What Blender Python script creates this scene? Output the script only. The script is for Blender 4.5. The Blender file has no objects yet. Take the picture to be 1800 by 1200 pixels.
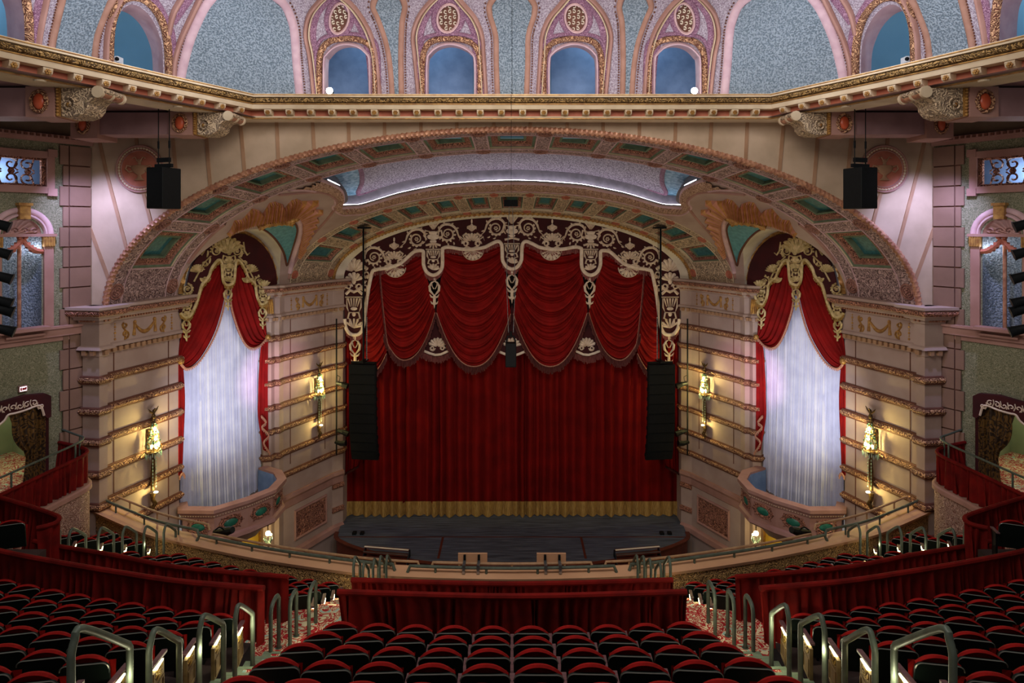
import bpy, bmesh, math, random
from mathutils import Vector, Matrix, geometry
random.seed(7)
PI = math.pi
sin, cos, sqrt = math.sin, math.cos, math.sqrt
# ---------------------------------------------------------------- frame of the photograph
FOC, CX, HY, H = 1100.0, 900.0, 400.0, 13.9        # stage floor is z = 0, the eye is 13.9 m above it
sc = bpy.context.scene
col = sc.collection
cam_d = bpy.data.cameras.new('camera')
cam_d.sensor_width = 36.0
cam_d.lens = 36.0 * FOC / 1800.0
cam_d.shift_y = -(600.0 - HY) / 1800.0
cam_d.clip_end = 200
cam = bpy.data.objects.new('camera', cam_d)
cam.location = (0, 0, H)
cam.rotation_euler = (PI / 2, 0, 0)
col.objects.link(cam)
sc.camera = cam
sc.view_settings.view_transform = 'Standard'
sc.view_settings.look = 'None'
sc.view_settings.gamma = 1.0
sc.view_settings.use_curve_mapping = False
sc.view_settings.exposure = 0.22
sc.cycles.max_bounces = 5
sc.cycles.diffuse_bounces = 3
sc.cycles.glossy_bounces = 2
sc.cycles.transmission_bounces = 3
sc.cycles.transparent_max_bounces = 6
sc.cycles.caustics_reflective = False
sc.cycles.caustics_refractive = False
world = bpy.data.worlds.new('world')
world.use_nodes = True
world.node_tree.nodes['Background'].inputs[0].default_value = (0.84, 0.79, 0.76, 1)
world.node_tree.nodes['Background'].inputs[1].default_value = 0.20
sc.world = world


def lamp(name, kind, loc, power, color=(1, 1, 1), size=1.0, size_y=None, rot=None, target=None, spot=None, radius=0.1, blend=0.6, spread=None):
    d = bpy.data.lights.new(name, kind)
    d.energy = power
    d.color = color
    if kind == 'AREA':
        d.size = size
        if size_y:
            d.shape = 'RECTANGLE'; d.size_y = size_y
        if spread: d.spread = spread
    else:
        d.shadow_soft_size = radius
    if kind == 'SPOT':
        d.spot_size = spot; d.spot_blend = blend
    o = bpy.data.objects.new(name, d)
    o.location = loc
    if target is not None:
        o.rotation_euler = (Vector(target) - Vector(loc)).to_track_quat('-Z', 'Y').to_euler()
    elif rot: o.rotation_euler = rot
    col.objects.link(o)
    return o


# added fill overhead and at the balcony rail, then ring and cove lamps
lamp('dome_fill', 'AREA', (0, 8.5, H + 7.2), 960, (1.0, 0.93, 0.87), 8, 6, target=(0, 18, H - 2))  # general soft fill added overhead, not a known fixture
for s in (-1, 0, 1):      # fill added at the balcony rail to brighten the arch soffits and stage
    lamp('rail_fill', 'AREA', (s * 5.0, 16.6 + abs(s) * .5, H - 8.1), 95, (1.0, 0.88, 0.80), 1.6, 0.3, target=(s * 6, 24, H + 0.8))
for s in (-1, 1):
    # cove lamps that throw lavender light down the outer strip of the face wall
    lamp('cove_spot', 'SPOT', (s * 12.3, 17.1, H + 2.3), 850, (0.52, 0.54, 1.0), target=(s * 12.5, 19.3, H - .9), spot=math.radians(80), radius=0.15, blend=.8)
    lamp('niche_wash', 'SPOT', (s * 11.6, 12.5, H + 2.2), 110, (0.9, 0.85, 1.0), target=(s * 14.2, 17.2, H - 0.7), spot=math.radians(45), radius=0.2)
    # rail spotlights on the sheer box curtains, pink wash on the edge of the rear pier
    lamp('box_spot', 'SPOT', (s * 7.9, 17.2, H - 8.0), 1500, (0.80, 0.84, 1.0), target=(s * 11.3, 24.6, H - 6.0), spot=math.radians(52), radius=0.15, blend=1.0)
    lamp('box_pink_light', 'SPOT', (s * 5.6, 16.7, H - 8.0), 2400, (1.0, 0.50, 0.74), target=(s * 9.85, 25.9, H - 6.2), spot=math.radians(19), radius=0.08, blend=.9)
    lamp('drum_side_light', 'AREA', (s * 8.6, 14.5, H + 4.6), 105, (0.84, 0.88, 1.0), 6, 0.5, target=(s * 11, 16.4, H + 6.4))
# drum light behind the ring cornice washing the dome wall
lamp('drum_cove_light', 'AREA', (0, 17.6, H + 4.25), 88, (0.86, 0.88, 1.0), 14, 0.4, target=(0, 19.0, H + 6.5))


# ---------------------------------------------------------------- colour and materials
def lin(c):
    return c / 12.92 if c <= 0.04045 else ((c + 0.055) / 1.055) ** 2.4


def hx(h, k=1.0):
    return tuple(min(1, k * lin(int(h[i:i + 2], 16) / 255)) for i in (0, 2, 4)) + (1,)


MATS = {}


def mat(name, c1, c2=None, rough=0.7, metal=0.0, scale=3.0, bump=0.0, bscale=20.0, kind='noise', lo=0.35, hi=0.65, emit=None, estr=1.0,
        stretch=(1, 1, 1), trans=0.0, alpha=1.0, sheen=0.0, detail=3.0, spec=0.4):
    m = bpy.data.materials.new(name)
    m.use_nodes = True
    nt = m.node_tree
    N, L = nt.nodes, nt.links
    b = N['Principled BSDF']
    b.inputs['Roughness'].default_value = rough
    b.inputs['Metallic'].default_value = metal
    b.inputs['Specular IOR Level'].default_value = spec
    if trans: b.inputs['Transmission Weight'].default_value = trans
    if alpha < 1: b.inputs['Alpha'].default_value = alpha
    if sheen: b.inputs['Sheen Weight'].default_value = sheen
    if emit is not None:
        b.inputs['Emission Color'].default_value = emit
        b.inputs['Emission Strength'].default_value = estr
    if c2 is None: c2 = tuple(x * 0.86 for x in c1[:3]) + (1,)
    tc = N.new('ShaderNodeTexCoord')
    mp = N.new('ShaderNodeMapping')
    mp.inputs['Scale'].default_value = stretch
    L.new(tc.outputs['Object'], mp.inputs[0])
    src = mp.outputs[0]
    ramp = N.new('ShaderNodeValToRGB')
    ramp.color_ramp.elements[0].position = lo
    ramp.color_ramp.elements[1].position = hi
    ramp.color_ramp.elements[0].color = c2
    ramp.color_ramp.elements[1].color = c1
    if kind == 'noise':
        t = N.new('ShaderNodeTexNoise'); t.inputs['Scale'].default_value = scale; t.inputs['Detail'].default_value = detail
        L.new(src, t.inputs['Vector']); fac = t.outputs['Fac']
    elif kind == 'vermi':   # arabesque contour lines of a smooth noise; relief tones paint crevice shade with it
        t = N.new('ShaderNodeTexNoise'); t.inputs['Scale'].default_value = scale; t.inputs['Detail'].default_value = 1.0
        t.inputs['Distortion'].default_value = 0.6
        L.new(src, t.inputs['Vector'])
        a = N.new('ShaderNodeMath'); a.operation = 'MULTIPLY'; a.inputs[1].default_value = 42.0
        L.new(t.outputs['Fac'], a.inputs[0])
        s2 = N.new('ShaderNodeMath'); s2.operation = 'SINE'; L.new(a.outputs[0], s2.inputs[0])
        c = N.new('ShaderNodeMath'); c.operation = 'MULTIPLY_ADD'; c.inputs[1].default_value = 0.5; c.inputs[2].default_value = 0.5
        L.new(s2.outputs[0], c.inputs[0]); fac = c.outputs[0]
    elif kind == 'voronoi':
        t = N.new('ShaderNodeTexVoronoi'); t.inputs['Scale'].default_value = scale
        L.new(src, t.inputs['Vector']); fac = t.outputs['Distance']
    elif kind == 'wave':
        t = N.new('ShaderNodeTexWave'); t.inputs['Scale'].default_value = scale; t.inputs['Distortion'].default_value = 2.0
        L.new(src, t.inputs['Vector']); fac = t.outputs['Fac']
    L.new(fac, ramp.inputs[0])
    L.new(ramp.outputs[0], b.inputs['Base Color'])
    if bump:
        bp = N.new('ShaderNodeBump'); bp.inputs['Strength'].default_value = bump; bp.inputs['Distance'].default_value = 0.05
        if kind in ('vermi', 'voronoi'):
            L.new(fac, bp.inputs['Height'])
        else:
            t2 = N.new('ShaderNodeTexNoise'); t2.inputs['Scale'].default_value = bscale; t2.inputs['Detail'].default_value = 4
            L.new(src, t2.inputs['Vector']); L.new(t2.outputs['Fac'], bp.inputs['Height'])
        L.new(bp.outputs[0], b.inputs['Normal'])
    MATS[name] = m
    return m


mat('tan_plaster', hx('c2a88e'), hx('b29a80'), scale=1.2, bump=0.05)
mat('face_joint', hx('a88264'), hx('9a7456'), scale=2)
mat('pink_plaster', hx('b29a8e'), hx('a48a7e'), scale=1.0, bump=0.05)
mat('rose_plaster', hx('aa8074'), hx('9a7064'), scale=1.5)
mat('mauve_plaster', hx('a07c7c'), hx('8e6c6c'), scale=1.5)
mat('quoin_plaster', hx('8a6a5a'), hx('7c5e4e'), scale=1.0, bump=0.05)
mat('groove_brown', hx('6b4030'), hx('5a3426'), scale=3)
mat('cream', hx('d8c3a4'), hx('c8b192'), scale=2)
mat('ivory', hx('e6dac6'), hx('d6c8b0'), scale=2)
mat('gold_leaf', hx('b48e56'), hx('503818'), kind='vermi', scale=7, bump=0.6, rough=0.5, metal=0.2)
mat('gold_plain', hx('c0924e'), hx('96683a'), scale=8, rough=0.42, metal=0.35)
mat('copper_rope', hx('c08c6c'), hx('94604a'), scale=6, rough=0.42, metal=0.2)
mat('orange_inset', hx('bb7058'), hx('aa6049'), scale=3)
mat('jewel_orange', hx('d0603c'), hx('b44a2c'), scale=4, rough=0.35)
mat('relief_leaf', hx('cca890'), hx('8e6654'), kind='vermi', scale=6, bump=0.5, lo=.2, hi=.7)  # relief tones: shade in the carved crevices painted in as the darker colour
mat('relief_rose', hx('c4a49c'), hx('6c5250'), kind='vermi', scale=5.5, bump=0.6, lo=0.25, hi=0.7)
mat('relief_cream', hx('cfb493'), hx('7e6a58'), kind='vermi', scale=5.5, bump=0.6, lo=0.2, hi=0.65)
mat('relief_terracotta', hx('bb8068'), hx('5c3428'), kind='vermi', scale=6.5, bump=0.6, lo=0.25, hi=0.75)
mat('relief_gold', hx('d2a078'), hx('643628'), kind='vermi', scale=7, bump=0.8, lo=0.2, hi=0.7)
mat('relief_pink', hx('a67e92'), hx('744862'), kind='vermi', scale=10, bump=0.5, lo=0.2, hi=0.8)
mat('frame_green', hx('6c7c64'), hx('566650'), scale=4)
mat('frame_rose', hx('a87868'), hx('7c5044'), scale=9)
mat('teal_panel', hx('427a7a'), hx('305e62'), scale=9, rough=0.45, bump=0.25, bscale=14)
mat('teal_silver', hx('5e99a0'), hx('4a8288'), scale=7, rough=0.5, bump=0.4, bscale=11)
mat('silver_stucco', hx('94a0aa'), hx('64727c'), scale=22, rough=0.42, metal=0.25, bump=1.0, bscale=22, detail=5, lo=0.42, hi=0.58)
mat('lavender_stucco', hx('bcb0ba'), hx('8c7a86'), scale=26, rough=0.5, metal=0.1, bump=0.9, bscale=26, detail=5, lo=0.4, hi=0.6)
mat('silver_ceiling', hx('b4a8b4'), hx('645864'), scale=18, rough=0.45, metal=0.2, bump=0.8, bscale=18, detail=5, lo=0.42, hi=0.58)
mat('blue_ceiling', hx('8ab0c4'), hx('4c7c94'), scale=7, rough=0.5, bump=0.5, bscale=8)
mat('border_pink', hx('d4b0b0'), hx('c09c9c'), scale=3)
mat('border_brown', hx('a67c6a'), hx('966c5a'), scale=3)
mat('band_pink', hx('c8a8ae'), hx('b8969e'), scale=3)
mat('blue_paint', hx('86bad8'), hx('7eb2d0'), scale=0.7)
mat('blue_box', hx('7890b8'), hx('6880a8'), scale=3)
mat('sage_wall', hx('8e8a70'), hx('68684e'), kind='vermi', scale=9, bump=0.25, lo=0.2, hi=0.9)
mat('sage_plain', hx('807c60'), hx('6c6a50'), scale=2)
mat('dark_cove', hx('6c5a48'), hx('5c4c3c'), scale=2)
mat('red_velvet', hx('8c1210'), hx('740e0c'), scale=2, rough=0.8, spec=.15)
mat('red_curtain', hx('780e0c'), hx('640a0a'), scale=1, rough=0.85, spec=.1)
mat('wine_velvet', hx('40080c'), hx('34060a'), scale=2, rough=0.85)
mat('rail_velvet', hx('721410'), hx('58100e'), scale=3, rough=0.85, spec=.1)
mat('sheer_white', hx('d8d8e8'), hx('c8c8dc'), scale=2, rough=0.9)
mat('fringe_gold', hx('c29a54'), hx('86642e'), scale=14, rough=0.8, stretch=(6, 1, 0.3))
mat('fringe_rose', hx('a0605c'), hx('5c2420'), scale=14, rough=0.8, stretch=(8, 1, 0.3))
mat('cord_pink', hx('d09a80'), hx('a86a58'), scale=30, rough=0.7)
mat('applique', hx('ecd8c4'), hx('d8c0a8'), scale=6, rough=0.7)
mat('applique_gold', hx('dcc492'), hx('b09a64'), scale=6, rough=0.55)
mat('black_speaker', hx('121516'), hx('0d0f10'), scale=20, rough=0.6, spec=.2)
mat('sun_ray', hx('dca088'), hx('cc8c72'), scale=4)
mat('sun_ray_gold', hx('d49c5c'), hx('b8803e'), scale=4, rough=.5)
mat('led_strip', hx('ffffff'), emit=hx('f2f0ff'), estr=14)
mat('cove_grey', hx('8c868c'), hx('787278'), scale=3)
mat('black_metal', hx('121416'), hx('0d0f11'), scale=10, rough=0.5, metal=0.2, spec=.2)
mat('steel', hx('b4b8bc'), hx('8c9094'), scale=10, rough=0.3, metal=0.9)
mat('rail_green', hx('565f52'), hx('474f44'), scale=6, rough=0.5, metal=0.1)
mat('tan_rail', hx('b08a66'), hx('9c7856'), scale=6, rough=0.5)
mat('parapet_cap', hx('d2a27c'), hx('c49470'), scale=0.8, rough=0.6)
mat('mosaic', hx('d8a868'), hx('6c4e30'), kind='vermi', scale=9, bump=0.6, lo=0.1, hi=0.9)
mat('mosaic_pale', hx('c4a090'), hx('845c50'), kind='vermi', scale=9, bump=0.6, lo=0.1, hi=0.9)
mat('stage_board', hx('5a606a'), hx('343a42'), scale=2.2, rough=0.5, stretch=(0.35, 6, 1), detail=5)
mat('stage_wood', hx('5e2a1c'), hx('4a2016'), scale=2, rough=0.5)
mat('seat_velvet', hx('921614'), hx('78120f'), scale=9, rough=0.85, spec=.1)
mat('seat_back', hx('0c1613'), hx('09110f'), scale=3, rough=0.45, spec=.25)
mat('seat_trim', hx('7c7c74'), hx('6c6c64'), scale=6, rough=0.35, metal=0.5)
mat('arm_wood', hx('6a4a4c'), hx('503638'), scale=8, rough=0.4, stretch=(1, 8, 1))
mat('end_panel', hx('8c7650'), hx('645034'), scale=5, rough=0.5)
mat('filigree', hx('c8a850'), hx('5c4418'), kind='vermi', scale=9, rough=0.45, metal=0.3, bump=0.6)
mat('lamp_glow', hx('fff4c0'), emit=hx('fff0b0'), estr=9)
mat('bulb', hx('fff6d8'), emit=hx('ffecb0'), estr=6)
mat('spot_glow', hx('ffffff'), emit=hx('f4fff8'), estr=60)
mat('crystal', hx('d8f0dc'), hx('b8dcc0'), rough=0.08, trans=0.55, scale=8)
mat('crystal_amber', hx('c89430'), hx('a87420'), rough=0.1, trans=0.4, scale=8)
mat('crystal_green', hx('3c8c70'), hx('2c7058'), rough=0.1, trans=0.4, scale=8)
mat('bronze', hx('6c5434'), hx('3c2c1c'), rough=0.35, metal=0.7, scale=12)
mat('green_cabochon', hx('2e7662'), hx('245e4e'), rough=0.25, scale=5)
mat('brocade', hx('6c4c20'), hx('2c1c0e'), scale=4, kind='vermi', rough=0.7, lo=0.2, hi=0.9)
mat('door_gold', hx('c4a038'), hx('a88428'), scale=1.4, rough=0.6)
mat('step_green', hx('7c8c70'), hx('6a785f'), scale=3)
mat('nosing', hx('2c443c'), hx('24382f'), scale=5)
mat('sign_white', hx('f4f0f4'), emit=hx('f8f0f8'), estr=1.2)
mat('sign_red', hx('c02028'), hx('a01820'), scale=3)
mat('white_plastic', hx('e8ecf0'), hx('d8dce0'), scale=5)
mat('green_room', hx('8a9072'), hx('7a8062'), scale=1)
mat('floor_dark', hx('3c2c28'), hx('2c201c'), scale=2)


def carpet(name, red, cream_, teal):
    m = bpy.data.materials.new(name); m.use_nodes = True
    nt = m.node_tree; N, L = nt.nodes, nt.links
    b = N['Principled BSDF']; b.inputs['Roughness'].default_value = 0.95
    tc = N.new('ShaderNodeTexCoord')
    t = N.new('ShaderNodeTexNoise'); t.inputs['Scale'].default_value = 3.6; t.inputs['Detail'].default_value = 1.2; t.inputs['Distortion'].default_value = 2.2
    t2 = N.new('ShaderNodeTexNoise'); t2.inputs['Scale'].default_value = 1.3; t2.inputs['Detail'].default_value = 1
    r = N.new('ShaderNodeValToRGB'); r.color_ramp.interpolation = 'CONSTANT'
    e = r.color_ramp.elements
    e[0].position = 0; e[0].color = cream_; e[1].position = 0.36; e[1].color = red
    for p, c in ((0.465, cream_), (0.515, red), (0.60, cream_), (0.67, teal)):
        x = e.new(p); x.color = c
    L.new(tc.outputs['Object'], t.inputs['Vector']); L.new(tc.outputs['Object'], t2.inputs['Vector'])
    L.new(t.outputs['Fac'], r.inputs[0])
    mx = N.new('ShaderNodeMix'); mx.data_type = 'RGBA'; mx.blend_type = 'MULTIPLY'; mx.inputs[0].default_value = 0.35
    r2 = N.new('ShaderNodeValToRGB'); r2.color_ramp.elements[0].color = teal; r2.color_ramp.elements[1].color = (1, 1, 1, 1)
    r2.color_ramp.elements[0].position = 0.4; r2.color_ramp.elements[1].position = 0.6
    L.new(t2.outputs['Fac'], r2.inputs[0])
    L.new(r.outputs[0], mx.inputs[6]); L.new(r2.outputs[0], mx.inputs[7]); L.new(mx.outputs[2], b.inputs['Base Color'])
    MATS[name] = m


carpet('carpet', hx('a8181c'), hx('d8c8a0'), hx('90b0a8'))

# ---------------------------------------------------------------- geometry helpers
MIR = False          # when set, everything built is mirrored in x (the theatre is symmetric)


def at(px, py, Y):
    return Vector(((px - CX) / FOC * Y, Y, H + (HY - py) / FOC * Y))


def at_z(px, py, z):
    Y = (H - z) * FOC / (py - HY)
    return at(px, py, Y)


class MB:
    def __init__(s): s.v = []; s.f = []

    def add(s, vs, fs):
        n = len(s.v); s.v += [Vector(p) for p in vs]; s.f += [tuple(i + n for i in f) for f in fs]; return s

    def box(s, x0, x1, y0, y1, z0, z1, T=None):
        c = [Vector((x, y, z)) for z in (z0, z1) for y in (y0, y1) for x in (x0, x1)]
        if T: c = [T(p) for p in c]
        return s.add(c, [(0, 2, 3, 1), (4, 5, 7, 6), (0, 1, 5, 4), (2, 6, 7, 3), (0, 4, 6, 2), (1, 3, 7, 5)])

    def obox(s, P, X, Y, Z, a, b, c):    # box centred at P with half-extents along unit axes
        return s.box(-a, a, -b, b, -c, c, lambda q: P + X * q.x + Y * q.y + Z * q.z)

    def grid(s, fn, nu, nv, cu=False):
        vs = [fn(i / nu, j / nv) for j in range(nv + 1) for i in range(nu + (0 if cu else 1))]
        w = nu if cu else nu + 1
        fs = [(j * w + i, j * w + (i + 1) % w, (j + 1) * w + (i + 1) % w, (j + 1) * w + i) for j in range(nv) for i in range(nu)]
        return s.add(vs, fs)

    def frames(s, path, closed=False, up=None):
        out = []
        n = len(path)
        prev = None
        for i, p in enumerate(path):
            a = path[(i - 1) % n] if (closed or i > 0) else path[i]
            b = path[(i + 1) % n] if (closed or i < n - 1) else path[i]
            t = (b - a)
            if t.length < 1e-9: t = Vector((0, 0, 1))
            t.normalize()
            ref = up if up is not None else prev
            if ref is None: ref = Vector((0, 0, 1)) if abs(t.z) < 0.9 else Vector((0, 1, 0))
            u = t.cross(ref)
            if u.length < 1e-6: u = t.cross(Vector((0, 1, 0.01)))
            u.normalize(); v = u.cross(t).normalized()
            if up is None: prev = v
            out.append((p, u, v))
        return out

    def tube(s, path, r, n=8, closed=False, caps=True, up=None, lob=0, twist=0.0, lobd=0.25):
        path = [Vector(p) for p in path]
        fr = s.frames(path, closed, up)
        base = len(s.v)
        for i, (p, u, v) in enumerate(fr):
            rr = r[i] if isinstance(r, (list, tuple)) else r
            for k in range(n):
                a = 2 * PI * k / n
                q = rr * (1 + (lobd * cos(lob * (a + twist * i)) if lob else 0))
                s.v.append(p + u * (q * cos(a)) + v * (q * sin(a)))
        m = len(path)
        for i in range(m if closed else m - 1):
            for k in range(n):
                a = base + i * n + k; b = base + i * n + (k + 1) % n
                c = base + ((i + 1) % m) * n + (k + 1) % n; d = base + ((i + 1) % m) * n + k
                s.f.append((a, b, c, d))
        if caps and not closed:
            s.f.append(tuple(base + k for k in range(n))[::-1]); s.f.append(tuple(base + (m - 1) * n + k for k in range(n)))
        return s

    def sweep(s, path, prof, closed_prof=True, inward=1, closed=False):
        """horizontal plan path [(x,y)...] swept with prof [(out, z)...]; out is to the left of travel * inward, mitred"""
        n = len(path); m = len(prof); base = len(s.v)
        for i, p in enumerate(path):
            p = Vector((p[0], p[1]))
            def nrm(a, b):
                t = (Vector(b) - Vector(a)).normalized(); return Vector((-t.y, t.x)) * inward
            ns = []
            if i > 0 or closed: ns.append(nrm(path[i - 1], path[i]))
            if i < n - 1 or closed: ns.append(nrm(path[i], path[(i + 1) % n]))
            w = ns[0] if len(ns) == 1 else (ns[0] + ns[1]).normalized()
            k = 1.0 if len(ns) == 1 else 1.0 / max(0.35, w.dot(ns[0]))
            for (o, z) in prof:
                s.v.append(Vector((p.x + w.x * o * k, p.y + w.y * o * k, z)))
        for i in range(n if closed else n - 1):
            for j in range(m if closed_prof else m - 1):
                a = base + i * m + j; b = base + i * m + (j + 1) % m
                j2 = (i + 1) % n
                s.f.append((a, b, base + j2 * m + (j + 1) % m, base + j2 * m + j))
        if closed_prof and not closed:
            s.f.append(tuple(base + j for j in range(m))[::-1]); s.f.append(tuple(base + (n - 1) * m + j for j in range(m)))
        return s

    def lathe(s, prof, n=16, c=(0, 0, 0), T=None):
        c = Vector(c); base = len(s.v)
        for (r, z) in prof:
            for k in range(n):
                a = 2 * PI * k / n
                q = Vector((r * cos(a), r * sin(a), z))
                s.v.append(T(q) if T else c + q)
        for j in range(len(prof) - 1):
            for k in range(n):
                s.f.append((base + j * n + k, base + j * n + (k + 1) % n, base + (j + 1) * n + (k + 1) % n, base + (j + 1) * n + k))
        s.f.append(tuple(base + k for k in range(n))[::-1]); s.f.append(tuple(base + (len(prof) - 1) * n + k for k in range(n)))
        return s

    def ball(s, c, r, n=8, m=6, sc_=(1, 1, 1), T=None):
        c = Vector(c)
        prof = [(max(1e-4, r * sin(PI * j / m)), -r * cos(PI * j / m)) for j in range(m + 1)]
        return s.lathe(prof, n, T=(lambda q: (T(Vector((q.x * sc_[0], q.y * sc_[1], q.z * sc_[2]))) if T else c + Vector((q.x * sc_[0], q.y * sc_[1], q.z * sc_[2])))))

    def prism(s, pts, d, thick):       # flat polygon of 3-D points extruded by vector d*thick
        n = len(pts); d = Vector(d) * thick
        a = [Vector(p) for p in pts]
        return s.add(a + [p + d for p in a], [tuple(range(n)), tuple(range(2 * n - 1, n - 1, -1))] + [(i, (i + 1) % n + 0, (i + 1) % n + n, i + n) for i in range(n)])

    def build(s, name, m, parent=None, smooth=False, bevel=0.0, org=None, label=None):
        if not s.v: return None
        v = s.v
        if MIR:
            v = [Vector((-p.x, p.y, p.z)) for p in v]; f = [t[::-1] for t in s.f]
        else: f = s.f
        off = Vector((0, 0, 0))
        q = parent
        while q is not None:
            off = off + Vector(q.location); q = q.parent
        if org is not None: off = Vector(org)
        me = bpy.data.meshes.new(name)
        me.from_pydata([tuple(p - off) for p in v], [], f)
        me.materials.append(MATS[m] if isinstance(m, str) else m)
        bm = bmesh.new(); bm.from_mesh(me)
        bmesh.ops.recalc_face_normals(bm, faces=bm.faces)
        bm.to_mesh(me); bm.free()
        if smooth:
            me.shade_smooth()
            try: me.set_sharp_from_angle(angle=math.radians(42))
            except Exception: pass
        me.update()
        o = bpy.data.objects.new(name, me)
        col.objects.link(o)
        if parent is not None: o.parent = parent
        elif org is not None: o.location = off
        if bevel:
            b = o.modifiers.new('b', 'BEVEL'); b.width = bevel; b.segments = 2; b.limit_method = 'ANGLE'
        if label: o['label'] = label
        return o


def tag(o, label=None, cat=None, group=None, kind=None):
    if label: o['label'] = label
    if cat: o['category'] = cat
    if group: o['group'] = group
    if kind: o['kind'] = kind
    return o


def struct(o, label=None, cat=None):
    o['kind'] = 'structure'
    if label: o['label'] = label
    return o


def thing(name, loc, label, cat, group=None, kind=None):
    o = bpy.data.objects.new(name, None)
    o.empty_display_size = 0.2
    loc = Vector(loc)
    if MIR: loc = Vector((-loc.x, loc.y, loc.z))
    o.location = loc
    col.objects.link(o)
    return tag(o, label, cat, group, kind)


def side_word(): return 'right' if MIR else 'left'


# ---- surfaces hit by a sight ray -------------------------------------------------
def hit_plane(P0, Nn):
    P0 = Vector(P0); Nn = Vector(Nn)
    C = Vector((0, 0, H))
    def f(px, py):
        r = Vector(((px - CX) / FOC, 1, (HY - py) / FOC))
        return C + r * ((P0 - C).dot(Nn) / r.dot(Nn))
    return f


def hit_imp(G, Ya, Yb, n=14):
    def f(px, py):
        r = Vector(((px - CX) / FOC, 1, (HY - py) / FOC)); C = Vector((0, 0, H))
        a = Ya; ga = G(C + r * a); b = Yb
        for i in range(1, n + 1):
            y = Ya + (Yb - Ya) * i / n; g = G(C + r * y)
            if (g > 0) != (ga > 0): b = y; break
            a = y; ga = g
        for _ in range(22):
            m = (a + b) / 2; g = G(C + r * m)
            if (g > 0) == (ga > 0): a = m
            else: b = m
        return C + r * ((a + b) / 2)
    return f


def nrm_of(fn, u, v, e=1.0):
    a = fn(u + e, v) - fn(u - e, v); b = fn(u, v + e) - fn(u, v - e)
    n = a.cross(b)
    if n.length < 1e-9: return Vector((0, -1, 0))
    n.normalize()
    p = fn(u, v)
    if n.dot(Vector((0, 0, H)) - p) < 0: n = -n
    return n


def inpoly(x, y, P):
    c = False; j = len(P) - 1
    for i in range(len(P)):
        if (P[i][1] > y) != (P[j][1] > y) and x < (P[j][0] - P[i][0]) * (y - P[i][1]) / (P[j][1] - P[i][1]) + P[i][0]: c = not c
        j = i
    return c


def resample(P, step, closed=False):
    out = []; n = len(P)
    for i in range(n if closed else n - 1):
        a = P[i]; b = P[(i + 1) % n]; d = math.hypot(b[0] - a[0], b[1] - a[1]); k = max(1, int(d / step))
        for j in range(k): out.append((a[0] + (b[0] - a[0]) * j / k, a[1] + (b[1] - a[1]) * j / k))
    if not closed: out.append(tuple(P[-1]))
    return out


def spline(P, k=6, closed=False):
    out = []; n = len(P)
    for i in range(n if closed else n - 1):
        p0 = P[(i - 1) % n] if (closed or i > 0) else P[0]; p1 = P[i]; p2 = P[(i + 1) % n]
        p3 = P[(i + 2) % n] if (closed or i < n - 2) else P[-1]
        for j in range(k):
            t = j / k; q = []
            for d in range(len(p1)):
                a, b, c, e = p0[d], p1[d], p2[d], p3[d]
                q.append(0.5 * (2 * b + (c - a) * t + (2 * a - 5 * b + 4 * c - e) * t * t + (3 * b - a - 3 * c + e) * t ** 3))
            out.append(tuple(q))
    if not closed: out.append(tuple(P[-1]))
    return out


def patch(mb, poly, holes, fn, off=0.0, step=10.0, depth=0.0, hole_depth=None, estep=None):
    """fill a 2-D outline (with holes) and lay it on a surface; depth adds side walls"""
    es = estep or step
    poly = resample(poly, es, True); holes = [resample(h, es, True) for h in holes]
    pts = []; edges = []
    for L in [poly] + holes:
        b = len(pts); pts += L; edges += [(b + i, b + (i + 1) % len(L)) for i in range(len(L))]
    nb = len(pts)
    xs = [p[0] for p in poly]; ys = [p[1] for p in poly]
    y = min(ys) + step / 2; r = 0
    while y < max(ys):
        x = min(xs) + (step / 2 if r % 2 else step * 0.1)
        while x < max(xs):
            if inpoly(x, y, poly) and not any(inpoly(x, y, h) for h in holes):
                if all((x - q[0]) ** 2 + (y - q[1]) ** 2 > (es * 0.45) ** 2 for q in pts[:nb]): pts.append((x, y))
            x += step
        y += step; r += 1
    V, E, Fc, *_ = geometry.delaunay_2d_cdt([Vector(p) for p in pts], edges, [], 0, 1e-4)
    keep = []
    for f in Fc:
        cx = sum(V[i].x for i in f) / len(f); cy = sum(V[i].y for i in f) / len(f)
        if inpoly(cx, cy, poly) and not any(inpoly(cx, cy, h) for h in holes): keep.append(tuple(f))
    P3 = []
    for p in V:
        q = fn(p.x, p.y)
        if off: q = q + nrm_of(fn, p.x, p.y, step * 0.2) * off
        P3.append(q)
    mb.add(P3, keep)
    def wall(L, d0, d1):
        a = []; 
        for p in L:
            q = fn(*p); n_ = nrm_of(fn, p[0], p[1], step * 0.2)
            a.append(q + n_ * d0); a.append(q + n_ * d1)
        m = len(L)
        mb.add(a, [(2 * i, 2 * ((i + 1) % m), 2 * ((i + 1) % m) + 1, 2 * i + 1) for i in range(m)])
    if depth: wall(poly, off, off - depth)
    return mb


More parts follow.
